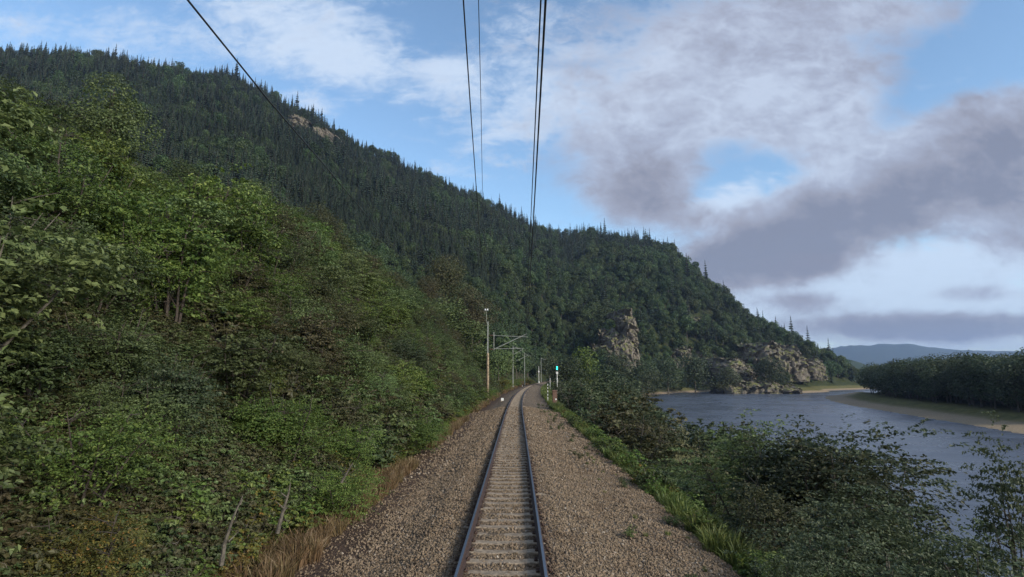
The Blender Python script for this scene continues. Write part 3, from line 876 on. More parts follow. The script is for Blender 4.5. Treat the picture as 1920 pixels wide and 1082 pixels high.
# ------------------------------------------------------------------ trackside furniture
def onground(px, Y, dz=0.0):
    p = at(px, 703, Y)
    return (p[0], Y, float(max(ground_h(p[0], Y), bed_z(p[0] - float(xc(Y))) if abs(p[0] - float(xc(Y))) < 6 else -99)) + dz)
def banded_pole(name, px, ytop, ybot, Y, r, bands, label, cat, group=None):
    z1 = hz(px, ytop, Y); z0 = hz(px, ybot, Y)
    gx, gy, gz = onground(px, Y)
    root = empty(name, (gx, Y, gz)); tag(root, label, cat, group)
    H = z1 - gz; Hv = z1 - z0
    z = 0.0
    low = gz
    # bands from the top down: (fraction, colour)
    zt = H
    for i, (fr, c) in enumerate(bands):
        zb = zt - fr * Hv if i < len(bands) - 1 else -0.2
        b = MB(); rr = r * (1.0 if c != 'head' else 1.8)
        b.tube([(0, 0, zb), (0, 0, zt)], rr, 10)
        b.build('white_band' if c == 'white' else 'black_band', M[c], root)
        zt = zb
    return root
banded_pole('marker_post', 1026.6, 720, 754, 78, 0.055, [(.09, 'white'), (.09, 'black'), (.09, 'white'), (.09, 'black'), (.09, 'white'), (.10, 'black'), (.09, 'white'), (.07, 'black'), (.3, 'white')],
            'slim black and white banded post at the right edge of the ballast', 'marker post')
banded_pole('short_marker_post', 1031.2, 708.5, 716, 170, 0.09, [(.45, 'white'), (.55, 'white')],
            'short whitish post in the grass above the banded post', 'marker post')
wpst = banded_pole('white_post', 1010.3, 687, 716, 236, 0.10, [(.32, 'white'), (.12, 'white'), (.56, 'white')],
            'thin white post beside the track where it bends out of sight', 'marker post')
z0 = hz(1010.3, 697, 236) - wpst.location.z
b = MB(); b.box(-.3, .3, -.06, .06, z0 - .3, z0 + .3, bev=.05); b.build('plate', M['white'], wpst)
b = MB(); b.tube([(0, 0, -.1), (0, 0, .9), (0, 0, 1.1)], [.28, .22, .1], 8); b.build('foot', M['white'], wpst)

def signal():
    Y = 168.0; px = 1044.5
    x, y, gz = onground(px, Y)
    root = empty('railway_signal', (x, y, gz))
    tag(root, 'green lit railway signal on a white post right of the bend', 'signal')
    zb = hz(px, 713, Y) - gz; z1 = hz(px, 697, Y) - gz; z2 = hz(px, 681.5, Y) - gz
    b = MB(); b.tube([(0, 0, -.3), (0, 0, z1)], 0.10, 10); b.build('post', M['white'], root)
    b = MB(); b.tube([(0, 0, zb - .5), (0, 0, zb + .35), (0, 0, zb + .6)], [.28, .24, .12], 10); b.build('foot', M['white'], root)
    zm = hz(px, 699, Y) - gz
    b = MB(); b.box(-.3, .3, -.12, -.06, zm - .32, zm + .32, bev=.0); b.build('number_plate', M['white'], root)
    # backplate with rounded ends
    b = MB(); n = 14; w_ = .42; hh = (z2 - z1) / 2 - w_; cz = (z1 + z2) / 2
    ring = [(w_ * math.cos(a), cz + hh + w_ * math.sin(a)) for a in np.linspace(0, math.pi, n)] + [(w_ * math.cos(a), cz - hh + w_ * math.sin(a)) for a in np.linspace(math.pi, 2 * math.pi, n)]
    k = len(ring)
    v = [(a, -.05, c) for a, c in ring] + [(a, .05, c) for a, c in ring] + [(0, -.05, cz), (0, .05, cz)]
    b.add(v, [(i, (i + 1) % k, k + (i + 1) % k, k + i) for i in range(k)], [((i + 1) % k, i, 2 * k) for i in range(k)] + [(k + i, k + (i + 1) % k, 2 * k + 1) for i in range(k)])
    b.build('backplate', M['black'], root)
    em = bpy.data.materials.new('green_lamp'); em.use_nodes = True
    bb = em.node_tree.nodes['Principled BSDF']; bb.inputs['Emission Color'].default_value = (0.03, 1.0, 0.55, 1); bb.inputs['Emission Strength'].default_value = 2.2
    bb.inputs['Base Color'].default_value = (.02, .3, .2, 1)
    for q in (688.5, 692.0):
        z = hz(px, q, Y) - gz
        b = MB(); b.tube([(0, -.06, z), (0, -.16, z)], [.22, .20], 12); b.build('lamp', em, root)
        b = MB()
        ang = np.linspace(0, math.pi, 9)
        v = [(.25 * math.cos(a), -.055, z + .25 * math.sin(a)) for a in ang] + [(.22 * math.cos(a), -.5, z + .22 * math.sin(a)) for a in ang]
        b.add(v, [(i, i + 1, 9 + i + 1, 9 + i) for i in range(8)]); b.build('hood', M['black'], root)
signal()

def relay_box():
    Y = 68.0
    x, y, gz = onground(1039.7, Y)
    root = empty('equipment_cabinet', (x, y, gz)); tag(root, 'narrow rust brown trackside cabinet with a white round reflector', 'cabinet')
    H = hz(1040, 731.5, Y) - gz
    b = MB(); b.box(-.27, .27, -.22, .22, -.3, H - .12, bev=.02); b.build('body', M['rustbox'], root)
    b = MB(); b.box(-.31, .31, -.27, .27, H - .12, H, bev=.05); b.build('lid', M['rustbox'], root)
    b = MB(); b.box(-.22, .22, -.238, -.225, .25, H - .25); b.build('door', M['rustbox'], root)
    zr = hz(1042, 748.5, Y) - gz
    b = MB(); b.tube([(.12, -.242, zr), (.12, -.262, zr)], .10, 14); b.build('reflector', M['white'], root)
relay_box()

def small_box(name, px, py, Y, w_, h_, mt, label, cat):
    p = at(px, py, Y); s = p[0] - float(xc(Y))
    gz = float(max(bed_z(s), ground_h(p[0], Y)))
    root = empty(name, (p[0], Y, gz)); tag(root, label, cat)
    b = MB(); b.box(-w_ / 2, w_ / 2, -w_ * .4, w_ * .4, -.05, h_, bev=.04); b.build('block', mt, root)
    b = MB(); b.box(-w_ * .6, w_ * .6, -w_ * .5, w_ * .5, -.1, .05, bev=.01); b.build('plinth', M['mastbase'], root)
small_box('distance_stone', 942, 741, 80, .38, .42, M['white'], 'small white marker stone on the ballast left of the track', 'marker stone')
small_box('cable_box', 976.5, 719, 195, 1.3, .5, M['insul'], 'low pale box beside the track at the foot of the third mast', 'box')

# ------------------------------------------------------------------ plant models
def leaves(centres, size, n_dir, spread_rot=1.0, aspect=0.6, fold=0.25, rg=rng):
    """rhombic leaves, two triangles each, folded along the midrib. centres (n,3), n_dir (n,3) rough facing"""
    n = len(centres)
    nd = n_dir + rg.normal(0, spread_rot, (n, 3)); nd /= np.linalg.norm(nd, axis=1)[:, None] + 1e-9
    a = rg.normal(0, 1, (n, 3)); a -= (a * nd).sum(1)[:, None] * nd; a /= np.linalg.norm(a, axis=1)[:, None] + 1e-9
    b = np.cross(nd, a)
    L = (size * rg.uniform(.7, 1.3, n))[:, None]
    base = centres - a * L * .5; tip = centres + a * L * .5
    l = centres + b * L * aspect * .5 + nd * L * fold * .5 + a * L * .06; r = centres - b * L * aspect * .5 + nd * L * fold * .5 + a * L * .06
    v = np.stack([base, l, tip, r], 1).reshape(-1, 3)
    i = np.arange(n)[:, None] * 4
    t = np.concatenate([i + np.array([[0, 2, 1]]), i + np.array([[0, 3, 2]])])
    return v, t

def bushy(seed, rad, hgt, sprays, per, lsize, stemn=7, base=0.12, airy=0.0, upright=1.0):
    """returns (leaf mesh builder, stem mesh builder) of a multi-stemmed bush or small tree"""
    rg = np.random.default_rng(seed)
    st = MB()
    tips = []
    for i in range(stemn):
        a = 2 * math.pi * (i + rg.uniform(-.3, .3)) / stemn
        lean = rg.uniform(.15, .85) * rad
        top = np.array([math.cos(a) * lean, math.sin(a) * lean, hgt * rg.uniform(.7, 1.0) * (1 - .25 * (lean / rad) ** 2)])
        foot = np.array([math.cos(a) * rad * .08, math.sin(a) * rad * .08, -.15])
        mid = foot * .5 + top * .5 + np.array([-math.cos(a), -math.sin(a), 0]) * rad * .12 + rg.normal(0, .06, 3) * rad
        pts = [foot, foot * .6 + mid * .4 + rg.normal(0, .02, 3) * rad, mid, mid * .4 + top * .6 + rg.normal(0, .03, 3) * rad, top]
        r0 = .012 * hgt + .008
        st.tube(pts, [r0, r0 * .85, r0 * .6, r0 * .4, r0 * .15], 5)
        tips.append(pts)
        for k in range(5):
            t = rg.uniform(.25, .95); p = np.array([np.interp(t * 4, range(5), [q[j] for q in pts]) for j in range(3)])
            d = rg.normal(0, 1, 3); d[2] = abs(d[2]) * .6; d /= np.linalg.norm(d)
            e = p + d * rad * rg.uniform(.25, .5)
            st.tube([p, (p + e) / 2 + rg.normal(0, .03, 3), e], [r0 * .35, r0 * .22, r0 * .08], 4)
    # leaf sprays: flattened twigs distributed through an uneven crown
    lob = []
    for i in range(9):
        pts = tips[i % len(tips)]; t = rg.uniform(.45, 1.0)
        lob.append(([np.interp(t * 4, range(5), [q[j] for q in pts]) for j in range(3)], rg.uniform(.35, .6)))
    C = []; Nn = []; Sz = []
    for s in range(sprays):
        c, lr = lob[s % len(lob)]
        d = rg.normal(0, 1, 3); d[2] = d[2] * .8 + .25; d /= np.linalg.norm(d)
        rr = rad * lr * (rg.uniform(.55, 1.12) if rg.random() > airy else rg.uniform(1.0, 1.5))
        p = np.array(c) + d * np.array([rr, rr, rr * upright * .9])
        if p[2] < hgt * base: p[2] = hgt * base + rg.uniform(0, .3) * hgt * .4
        out_ = np.array([d[0], d[1], d[2] * .3 + .05]); out_ /= np.linalg.norm(out_)
        tl = rad * rg.uniform(.12, .32)
        tt = rg.uniform(-.5, 1, per)[:, None]
        side = np.cross(out_, [0, 0, 1.0]); side /= np.linalg.norm(side) + 1e-9
        w_ = rg.normal(0, .30, per)[:, None] * tl
        q = p + out_ * tt * tl + side * w_ + np.array([0, 0, 1]) * (-.35 * tl * np.maximum(tt, 0) ** 2) + rg.normal(0, .05 * tl, (per, 3))
        C.append(q); Nn.append(np.repeat(np.array([[d[0] * .5, d[1] * .5, .9]]), per, 0))
    C = np.concatenate(C); Nn = np.concatenate(Nn)
    v, t = leaves(C, lsize, Nn, .45, rg=rg)
    lf = MB(); lf.add(v, None, t)
    return lf, st

def spruce(seed, hgt, tiers, per, rad):
    rg = np.random.default_rng(seed)
    lf = MB(); st = MB()
    st.tube([(0, 0, -.5), (0, 0, hgt * .5), (rg.normal(0, .05), 0, hgt)], [.018 * hgt, .010 * hgt, .002 * hgt], 5)
    V = []; T = []
    c = 0
    for k in range(tiers):
        f = k / (tiers - 1)
        z = hgt * (.07 + .91 * f)
        rr = rad * (1 - f) ** .85 * rg.uniform(.8, 1.15) + .10
        n = max(4, int(per * (1 - .5 * f)))
        for j in range(n):
            a = 2 * math.pi * (j + rg.uniform(-.35, .35)) / n + k * 1.1
            r1 = rr * rg.uniform(.65, 1.15)
            zt = z + rg.normal(0, .1) * hgt / tiers
            dr = r1 * rg.uniform(.22, .5)
            ca, sa = math.cos(a), math.sin(a)
            wd = r1 * .30 + .10
            w2 = hgt / tiers * .42
            # each bough: a folded, drooping blade with hanging edges
            pts = [(0, 0, zt), (ca * r1 * .55 - sa * wd, sa * r1 * .55 + ca * wd, zt - dr * .6 - w2), (ca * r1, sa * r1, zt - dr * .85), (ca * r1 * .55 + sa * wd, sa * r1 * .55 - ca * wd, zt - dr * .6 - w2), (ca * r1 * .6, sa * r1 * .6, zt - dr * .35)]
            V += pts; T += [(c, c + 1, c + 4), (c + 1, c + 2, c + 4), (c + 2, c + 3, c + 4), (c + 3, c, c + 4)]; c += 5
    V = np.array(V); V += rg.normal(0, .03, V.shape)
    lf.add(V, None, T)
    # leader
    lf.tube([(0, 0, hgt * .93), (0, 0, hgt * 1.0)], [.16, .04], 4)
    return lf, st

def far_tree(seed, hgt, rad, n, ls):
    rg = np.random.default_rng(seed)
    st = MB(); st.tube([(0, 0, -.5), (rg.normal(0, .1), rg.normal(0, .1), hgt * .45), (rg.normal(0, .3), rg.normal(0, .3), hgt * .85)], [.016 * hgt, .011 * hgt, .004 * hgt], 5)
    lobes = []
    for i in range(9):
        a = rg.uniform(0, 6.28); t = rg.uniform(.35, .9)
        rr = rad * (.65 * (1 - abs(t - .5)))
        p = np.array([math.cos(a) * rr * rg.uniform(.2, 1), math.sin(a) * rr * rg.uniform(.2, 1), hgt * t])
        st.tube([(0, 0, hgt * (t - .22)), p], [.006 * hgt, .002 * hgt], 4, caps=False)
        lobes.append((p, rad * rg.uniform(.38, .6)))
    C = []; Nn = []
    for i in range(n):
        p, r_ = lobes[i % 9]
        d = rg.normal(0, 1, 3); d /= np.linalg.norm(d)
        C.append(p + d * r_ * np.array([1, 1, .85]) * rg.uniform(.75, 1.15)); Nn.append(d * .7 + np.array([0, 0, .5]))
    v, t = leaves(np.array(C), ls, np.array(Nn), .5, aspect=.8, rg=rg)
    lf = MB(); lf.add(v, None, t)
    return lf, st

def joined(lf, st, name, ml, ms):
    b = MB()
    for src, mi in ((lf, 0), (st, 1)):
        vs = np.concatenate(src.v)
        b.add(vs, np.concatenate(src.q) if src.q else None, np.concatenate(src.t) if src.t else None, mi)
    return b.mesh(name, [ml, ms])
def split(lf, st, ml, ms, a='foliage', c='stem'):
    return lf.mesh(a, [ml]), st.mesh(c, [ms])
def recol(me, m):
    c = me.copy(); c.materials[0] = m; return c

# near bushes (leaf by leaf)
BUSH = [bushy(100 + i, 1.9, 3.4 + .35 * (i % 3), (320, 430, 260, 380, 480)[i], 22, (.115, .09, .14, .10, .08)[i], 7) for i in range(5)]
BUSHM = {}
for key in ('leaf', 'leaf_bright', 'leaf_yellow', 'leaf_brown', 'leaf_willow'):
    BUSHM[key] = []
for i, (lf, st) in enumerate(BUSH):
    f_, s_ = split(lf, st, M['leaf'], M['bark_dark'])
    for key in BUSHM: BUSHM[key].append((f_ if key == 'leaf' else recol(f_, M[key]), s_))
# taller riverside trees with loose crowns
WILL = []
for i in range(4):
    lf, st = bushy(200 + i, 2.1, 6.0, 330, 22, .12, 6, .22, .35, 1.25)
    WILL.append(split(lf, st, M['leaf_willow'], M['bark']))
# low weeds
WEED = []
for i in range(3):
    lf, st = bushy(300 + i, .55, .75, 60, 14, .085, 6, .05)
    WEED.append(joined(lf, st, 'weed', M['leaf_bright'], M['bark']))
WEEDY = [recol(m_, M['leaf_yellow']) for m_ in WEED]
# mid-distance bush (fewer, larger leaves)
MID = []
for i in range(4):
    lf, st = bushy(400 + i, 2.3, 4.4, 150, 14, .26, 5)
    MID.append(split(lf, st, M['leaf'], M['bark']))
MIDJ = {k: [] for k in ('leaf', 'leaf_willow', 'leaf_brown', 'leaf_far')}
for i in range(4):
    lf, st = bushy(400 + i, 2.3, 4.4, 150, 14, .26, 5)
    j_ = joined(lf, st, 'bush', M['leaf'], M['bark'])
    for k in MIDJ: MIDJ[k].append(j_ if k == 'leaf' else recol(j_, M[k]))
SPR = [spruce(500 + i, 13.5 + 1.5 * (i % 3), 15, 9, 2.3 + .5 * (i % 2)) for i in range(5)]
SPR_S = [split(a, b, M['needle'], M['bark_dark'], 'crown', 'trunk') for a, b in SPR]
SPR_J = [joined(a, b, 'spruce_tree', M['needle'], M['bark_dark']) for a, b in SPR]
FAR = [far_tree(600 + i, 11.5 + (i % 3), 4.2, 1300, .72) for i in range(4)]
FAR_S = [split(a, b, M['leaf_far'], M['bark'], 'crown', 'trunk') for a, b in FAR]
FAR_J = [joined(a, b, 'broadleaf_tree', M['leaf_far'], M['bark']) for a, b in FAR]
BANKT = [far_tree(650 + i, 14, 5.6, 2600, .50) for i in range(3)]
BANKT_S = [split(a, b, M['leaf_willow'], M['bark'], 'crown', 'trunk') for a, b in BANKT]
NEART = [far_tree(680 + i, 14, 5.2, 9000, .26) for i in range(2)]
NEART_S = [split(a, b, M['leaf_willow'], M['bark_dark'], 'crown', 'trunk') for a, b in NEART]
BANKT_J = [joined(a, b, 'bank_tree', M['leaf_willow'], M['bark']) for a, b in BANKT]

def proj(x, y, z):
    """world -> photo pixel and depth"""
    d = np.stack([x - CAM[0], y - CAM[1], z - CAM[2]], -1) @ RM
    dep = -d[..., 2]
    return 960 + F * d[..., 0] / dep, 541 - F * d[..., 1] / dep, dep

def visible(x, y, z, n=36, clear=3.0):
    """how far the point (a tree top) clears the terrain seen from the camera; True where it can be seen"""
    ok = np.ones(len(x), bool)
    for t in np.linspace(.08, .97, n):
        xx = CAM[0] + (x - CAM[0]) * t; yy = y * t; zz = CAM[2] + (z - CAM[2]) * t
        ok &= ground_h(xx, yy) < zz + clear
    return ok

def place(name, meshes, x, y, z, rot, sc, label, cat, group, tilt=0.0):
    """a plant as a thing with its foliage and stem as parts"""
    root = empty(name, (x, y, z), rot)
    root.scale = sc if isinstance(sc, tuple) else (sc, sc, sc)
    tag(root, label, cat, group)
    nm = ('crown', 'trunk') if 'tree' in name else ('foliage', 'stem')
    for me, n_ in zip(meshes, nm):
        o = bpy.data.objects.new(n_, me); COL.objects.link(o); o.parent = root
    return root

# ------------------------------------------------------------------ mountain forest
def forest():
    P = []
    for (x0, x1, y0, y1, st) in ((-330, 330, 200, 420, 4.6), (-900, 330, 420, 900, 6.9), (-420, -40, 200, 420, 5.2), (-900, -420, 200, 420, 7)):
        gx, gy = np.meshgrid(np.arange(x0, x1, st), np.arange(y0, y1, st))
        gx = gx.ravel() + rng.uniform(-.48, .48, gx.size) * st; gy = gy.ravel() + rng.uniform(-.48, .48, gy.size) * st
        P.append(np.stack([gx, gy], -1))
    P = np.concatenate(P)
    if True:   # overlapping sheets: keep only one sheet per cell
        key = np.round(P / 3.2).astype(int); _, ui = np.unique(key, axis=0, return_index=True); P = P[ui]
    x, y = P.T
    s = x - xc(y)
    g, sd = ground_h(x, y, True)
    keep = (sd > 12) & ~((s > -8) & (s < 60) & (y < 330)) & ~((np.abs(s) < 7) & (y < 366)) & (g > -4.5)
    keep &= ~((s < 0) & (s > -48) & (y < 170)) & ~((s < 0) & (s > -30) & (y < 215))
    az = (x - CAM[0]) / np.maximum(y, 1)
    keep &= (np.abs(az) < 1.12) & (az < .72)
    x, y, g, sd = x[keep], y[keep], g[keep], sd[keep]
    px, py, dep = proj(x, y, g)
    # bare crags show where the photo has them
    cr = ((px - 542) / 40) ** 2 + ((py - 238 + (px - 542) * -.45) / 12) ** 2 < 1
    cr |= ((px - 1315) / 26) ** 2 + ((py - 606) / 16) ** 2 < 1
    cr &= y > 350
    keep = ~(cr & (rng.random(len(x)) < .8))
    bl = (((px - 1170) / 50) ** 2 + ((py - 640) / 52) ** 2 < 1) | (((px - 1280) / 36) ** 2 + ((py - 682) / 30) ** 2 < 1) | (((px - 1395) / 70) ** 2 + ((py - 700) / 30) ** 2 < 1) | (((px - 1495) / 68) ** 2 + ((py - 686) / 34) ** 2 < 1)
    keep &= ~(bl & (y < np.where(px < 1230, 362, 402)) & (rng.random(len(x)) < .93))
    x, y, g = x[keep], y[keep], g[keep]
    vis = visible(x, y, g + 12, clear=5)
    x, y, g = x[vis], y[vis], g[vis]
    n = len(x)
    px, py, dep = proj(x, y, g)
    # broadleaf share grows down the slope and towards the river, spruce on the heights
    mixn = fbm(x, y, 70, 61) + .5 * fbm(x, y, 22, 66)
    low = .10 + sstep(py, 400, 600) * .75 + sstep(px, 1050, 1300) * .35 - sstep(400 - py, 0, 200) * .15
    broad = (mixn * .55 + low) > .52
    broad |= rng.random(n) < .06
    broad |= (vnoise(x, y, 28, 69) > .45) & (rng.random(n) < .7)
    lone = broad & (rng.random(n) < .16) & (px > 950)
    broad &= ~lone
    hv = rng.uniform(.75, 1.55, n) * np.where(broad, 1.0, 1.05) * np.where(y < 420, .72, 1.0)
    hv *= np.where(lone, 1.2, 1.0) * (1 + .28 * vnoise(x, y, 24, 68))
    hv *= np.where((y > 600) & (rng.random(n) < .12), 1.25, 1.0)
    rz = rng.uniform(0, 6.28, n)
    size = hv / dep
    size = np.where((px > -30) & (px < 1950), size, 0)
    order = np.argsort(-size)
    ind_s = [i for i in order if not broad[i]][:285]; ind_b = [i for i in order if broad[i]][:285]
    def spot(i):
        a = 'left of the slanting wire' if px[i] < 560 else ('between slanting wire and masts' if px[i] < 890 else ('right above the track wires' if px[i] < 1060 else ('above the tall crag' if px[i] < 1230 else 'above the river crags')))
        return ('low on the slope ' if py[i] > 560 else 'on the mountain ') + a
    for i in ind_s:
        where = spot(i)
        place('spruce_tree', SPR_S[i % 5], x[i], y[i], g[i] - .3, rz[i], hv[i], 'dark narrow spruce ' + where, 'tree', 'nearer spruces ' + where)
    for i in ind_b:
        where = spot(i)
        place('broadleaf_tree', FAR_S[i % 4], x[i], y[i], g[i] - .3, rz[i], hv[i], 'round crowned green broadleaf tree ' + where, 'tree', 'broadleaf trees ' + where)
    rest = np.ones(n, bool); rest[ind_s] = False; rest[ind_b] = False
    k = rest & ~broad
    stuff_points('spruce_forest', np.stack([x, y, g - .3], -1)[k], np.stack([0 * rz, 0 * rz, rz], -1)[k], np.stack([hv, hv, hv], -1)[k], rng.integers(0, 5, k.sum()), SPR_J, 'dense dark spruce forest covering the mountain')
    k = rest & broad
    stuff_points('broadleaf_forest', np.stack([x, y, g - .3], -1)[k], np.stack([0 * rz, 0 * rz, rz], -1)[k], np.stack([hv, hv, hv], -1)[k], rng.integers(0, 4, k.sum()), FAR_J, 'green broadleaf wood on the lower slope')
    print('forest', n, 'broad', broad.sum())
forest()

# ------------------------------------------------------------------ rock outcrops
def rock(x0, Y, z0, wd, H, deep, seed, label, rot=0.0):
    """a crag: a bulging, broken face whose sides and top run back into the hillside"""
    rg = np.random.default_rng(seed)
    nu, nv = 56, 44
    a, b = np.meshgrid(np.linspace(-1.25, 1.25, nu), np.linspace(-.15, 1.2, nv), indexing='ij')
    ox, oy, oz = rg.uniform(-50, 50, 3)
    V = np.zeros((nu * nv, 3))
    S = 9.0
    for k, (p, q) in enumerate(zip(a.ravel(), b.ravel())):
        X = p * wd / 2; Z = q * H
        n1 = mnoise.fractal(Vector((X / (wd * .5) + ox, Z / (H * .5) + oy, oz)), 1.0, 2.0, 5)
        r = max((abs(p) ** 2.6 + max(q, 0) ** 3.4) * (1 + .9 * n1), 0)
        dy = deep * (r ** 1.2) + q * H * .15
        P_ = Vector((X / S + ox, dy / S + oy, Z / S * .8 + oz))
        n2 = mnoise.fractal(P_, .9, 2.1, 5)
        n3 = mnoise.fractal(P_ * 3.1, .9, 2.1, 3)
        q1 = Vector((X / 4.6 + .7 * n2 + ox + Z * .04, dy / 5 + oy, Z / 6.0 + .5 * n2 + oz))
        cell = mnoise.cell(q1); cell2 = mnoise.cell(q1 * 2.7)
        V[k] = (X + n2 * .8 + (cell2 - .5) * .5, dy - n2 * 1.5 - n3 * .45 - (cell - .5) * 2.2 - (cell2 - .5) * .7, Z + n3 * .7 + (cell - .5) * .8)
    i, j = np.meshgrid(np.arange(nu - 1), np.arange(nv - 1), indexing='ij')
    qd = np.stack([i * nv + j, (i + 1) * nv + j, (i + 1) * nv + j + 1, i * nv + j + 1], -1).reshape(-1, 4)
    me = np_mesh('rock_outcrop', V, qd, [M['rock']])
    o = link('rock_outcrop', me, None, (x0, Y, z0), (0, 0, rot))
    tag(o, label, 'rock outcrop', 'rock outcrops along the foot of the hill')
    return o
def hit(px, py):
    """distance at which a sight line meets the terrain"""
    Ys = np.arange(250, 900, 2.0); d = ray(px, py)
    g = ground_h(CAM[0] + d[0] * Ys, Ys)
    k = np.argmax(g > CAM[2] + d[2] * Ys)
    return float(Ys[k]) if k else 600.0
def rock_px(px, pyt, pyb, wpx, Y, deep, seed, label, rot=0.0):
    if Y is None: Y = hit(px, pyb) - 4
    zt = hz(px, pyt, Y); zb = hz(px, pyb, Y)
    rock(at(px, 703, Y)[0], Y, zb, wpx / F * Y, zt - zb, deep, seed, label, rot)
rock_px(1176, 622, 692, 64, 345, 10, 11, 'tall grey crag facing the river above the willows')
rock_px(1187, 584, 634, 34, 356, 8, 32, 'small upper crag standing on top of the tall crag')
rock_px(1140, 644, 668, 40, 350, 6, 13, 'low pale ledge at the left foot of the tall crag')
rock_px(1278, 656, 704, 50, None, 9, 14, 'grey cliff block half hidden by bushes by the river bend', -.2)
rock_px(1342, 664, 706, 44, None, 8, 15, 'cliff block with yellowish moss beside the mossy boulder', .1)
rock_px(1396, 676, 716, 60, 380, 9, 16, 'rounded boulder crag capped with yellow moss', 0)
rock_px(1385, 720, 741, 66, 357, 7, 17, 'left end of the long brown rock shelf at the water edge', .05)
rock_px(1438, 717, 741, 80, 356, 7, 27, 'long low brown rock shelf at the water edge', -.08)
rock_px(1488, 725, 741, 54, 357, 7, 28, 'tapering right end of the brown rock shelf at the water', .1)
rock_px(1458, 648, 708, 70, 396, 10, 18, 'broad grey cliff right of the mossy crag', -.15)
rock_px(1505, 654, 708, 62, 400, 9, 29, 'grey cliff with a pale face beside the broad cliff', .15)
rock_px(1540, 676, 708, 48, 404, 8, 19, 'lowest grey cliff at the end of the headland', .1)
rock_px(1315, 592, 610, 28, None, 6, 20, 'small bare rock showing high among the trees above the river')
rock_px(520, 210, 230, 36, None, 8, 21, 'brownish bare crag high on the mountain under the wire', .1)
rock_px(562, 232, 250, 30, None, 8, 22, 'right hand brownish crag high on the mountain ridge', -.1)

# ------------------------------------------------------------------ hillside bushes left of the track
lab_bush = {'leaf': ('green leafy bush on the bank left of the track', 'green bushes on the hillside bank'),
            'leaf_bright': ('light green bush on the bank left of the track', 'light green bushes on the bank'),
            'leaf_yellow': ('yellowing bush with ochre leaves at the bank foot', 'yellowing bushes on the bank'),
            'leaf_brown': ('brownish green bush on the bank left of the track', 'brownish bushes on the bank'),
            'leaf_willow': ('dull grey green bush on the bank left of the track', 'grey green bushes on the bank')}
def hillside():
    pts = []
    y = 1.0
    while y < 205:
        st = 2.1 + y * .008
        dep = 5.2
        while dep < 52:
            pts.append((-(dep + rng.uniform(-.8, .8)), y + rng.uniform(-.9, .9), st))
            dep += st
        y += st
    P = np.array(pts)
    x = P[:, 0] + xc(P[:, 1]); y = P[:, 1]; dep = -P[:, 0]
    px, py, d = proj(x, y, ground_h(x, y) + 2)
    keep = (px > -260) & (d > 2) & ~((y < 3.5) & (dep < 7)) & ~((dep < 6.2) & (rng.random(len(x)) < .5))
    keep &= (rng.random(len(x)) < .93)
    x, y, dep = x[keep], y[keep], dep[keep]
    g = ground_h(x, y)
    big = sstep(dep, 5, 20)
    sc = rng.uniform(.62, 1.35, len(x)) * (.62 + .62 * big) * np.interp(y, [0, 60, 120, 205], [1.0, 1.05, 1.2, 1.35])
    tn = fbm(x, y, 7, 71); tn2 = fbm(x, y, 14, 77)
    # crest of the bushes: none stands higher than the outline of the bank
    pb, _, _ = proj(x, y, g)
    lim = np.interp(pb, [-300, 0, 130, 280, 400, 540, 700, 830, 905, 960], [110, 165, 215, 320, 345, 365, 480, 575, 690, 715]) + rng.uniform(-8, 26, len(x))
    top = CAM[2] + (703 - lim) / F * y * 1.02
    sc = np.minimum(sc, np.maximum((top - g) / 3.9, .38))
    px, py, d = proj(x, y, g + 2 * sc)
    n = len(x)
    kinds = np.full(n, 'leaf', dtype=object)
    r_ = rng.random(n)
    kinds[(tn > .28)] = 'leaf_brown'
    kinds[(tn2 > .18) & (r_ < .6)] = 'leaf_bright'
    kinds[(tn < -.42) & (y > 13)] = 'leaf_willow'
    kinds[(dep < 9.5) & (r_ < .14)] = 'leaf_yellow'
    kinds[(dep < 8) & (r_ > .62)] = 'leaf_bright'
    vis = visible(x, y, g + 3.2 * sc, 24, 4.0)
    x, y, g, sc, kinds, d, px, dep = (a[vis] for a in (x, y, g, sc, kinds, d, px, dep))
    n = len(x)
    size = np.where((px > -20) & (px < 1000), sc / d, 0)
    order = np.argsort(-size)
    ind = list(order[:290])
    for i in ind:
        k = kinds[i]; lab, grp = lab_bush[k]
        up = 'at the foot of the bank' if dep[i] < 9 else ('halfway up the bank' if dep[i] < 19 else 'high on the bank')
        al = 'just ahead of the train' if y[i] < 9 else ('a little way ahead' if y[i] < 20 else ('midway to the nearest mast' if y[i] < 48 else 'near the nearest mast'))
        lab = lab.split(' on the bank')[0].split(' at the bank')[0] + ' ' + up + ', ' + al
        grp = lab
        place('bush', BUSHM[k][(1, 4, 3)[i % 3] if y[i] < 18 else i % 5], x[i], y[i], g[i] - .15, rng.uniform(0, 6.28), (sc[i], sc[i], sc[i] * rng.uniform(.85, 1.15)), lab, 'bush', grp)
    rest = np.ones(n, bool); rest[ind] = False
    # joined copies for the mass
    js = []; 
    for i, (lf, st) in enumerate(BUSH): js.append(joined(lf, st, 'bush', M['leaf'], M['bark']))
    srcs = []; off = {}
    for k in BUSHM:
        off[k] = len(srcs); srcs += [j if k == 'leaf' else recol(j, M[k]) for j in js]
    R_ = np.where(rest)[0]
    idx = np.array([off[kinds[i]] + i % 5 for i in R_])
    m_ = len(R_)
    stuff_points('bank_undergrowth', np.stack([x, y, g - .15], -1)[R_], np.stack([0 * x[R_], 0 * x[R_], rng.uniform(0, 6.28, m_)], -1), np.repeat(sc[R_][:, None], 3, 1), idx, srcs, 'dense bushes covering the hillside bank')
    print('hillside', n)
hillside()

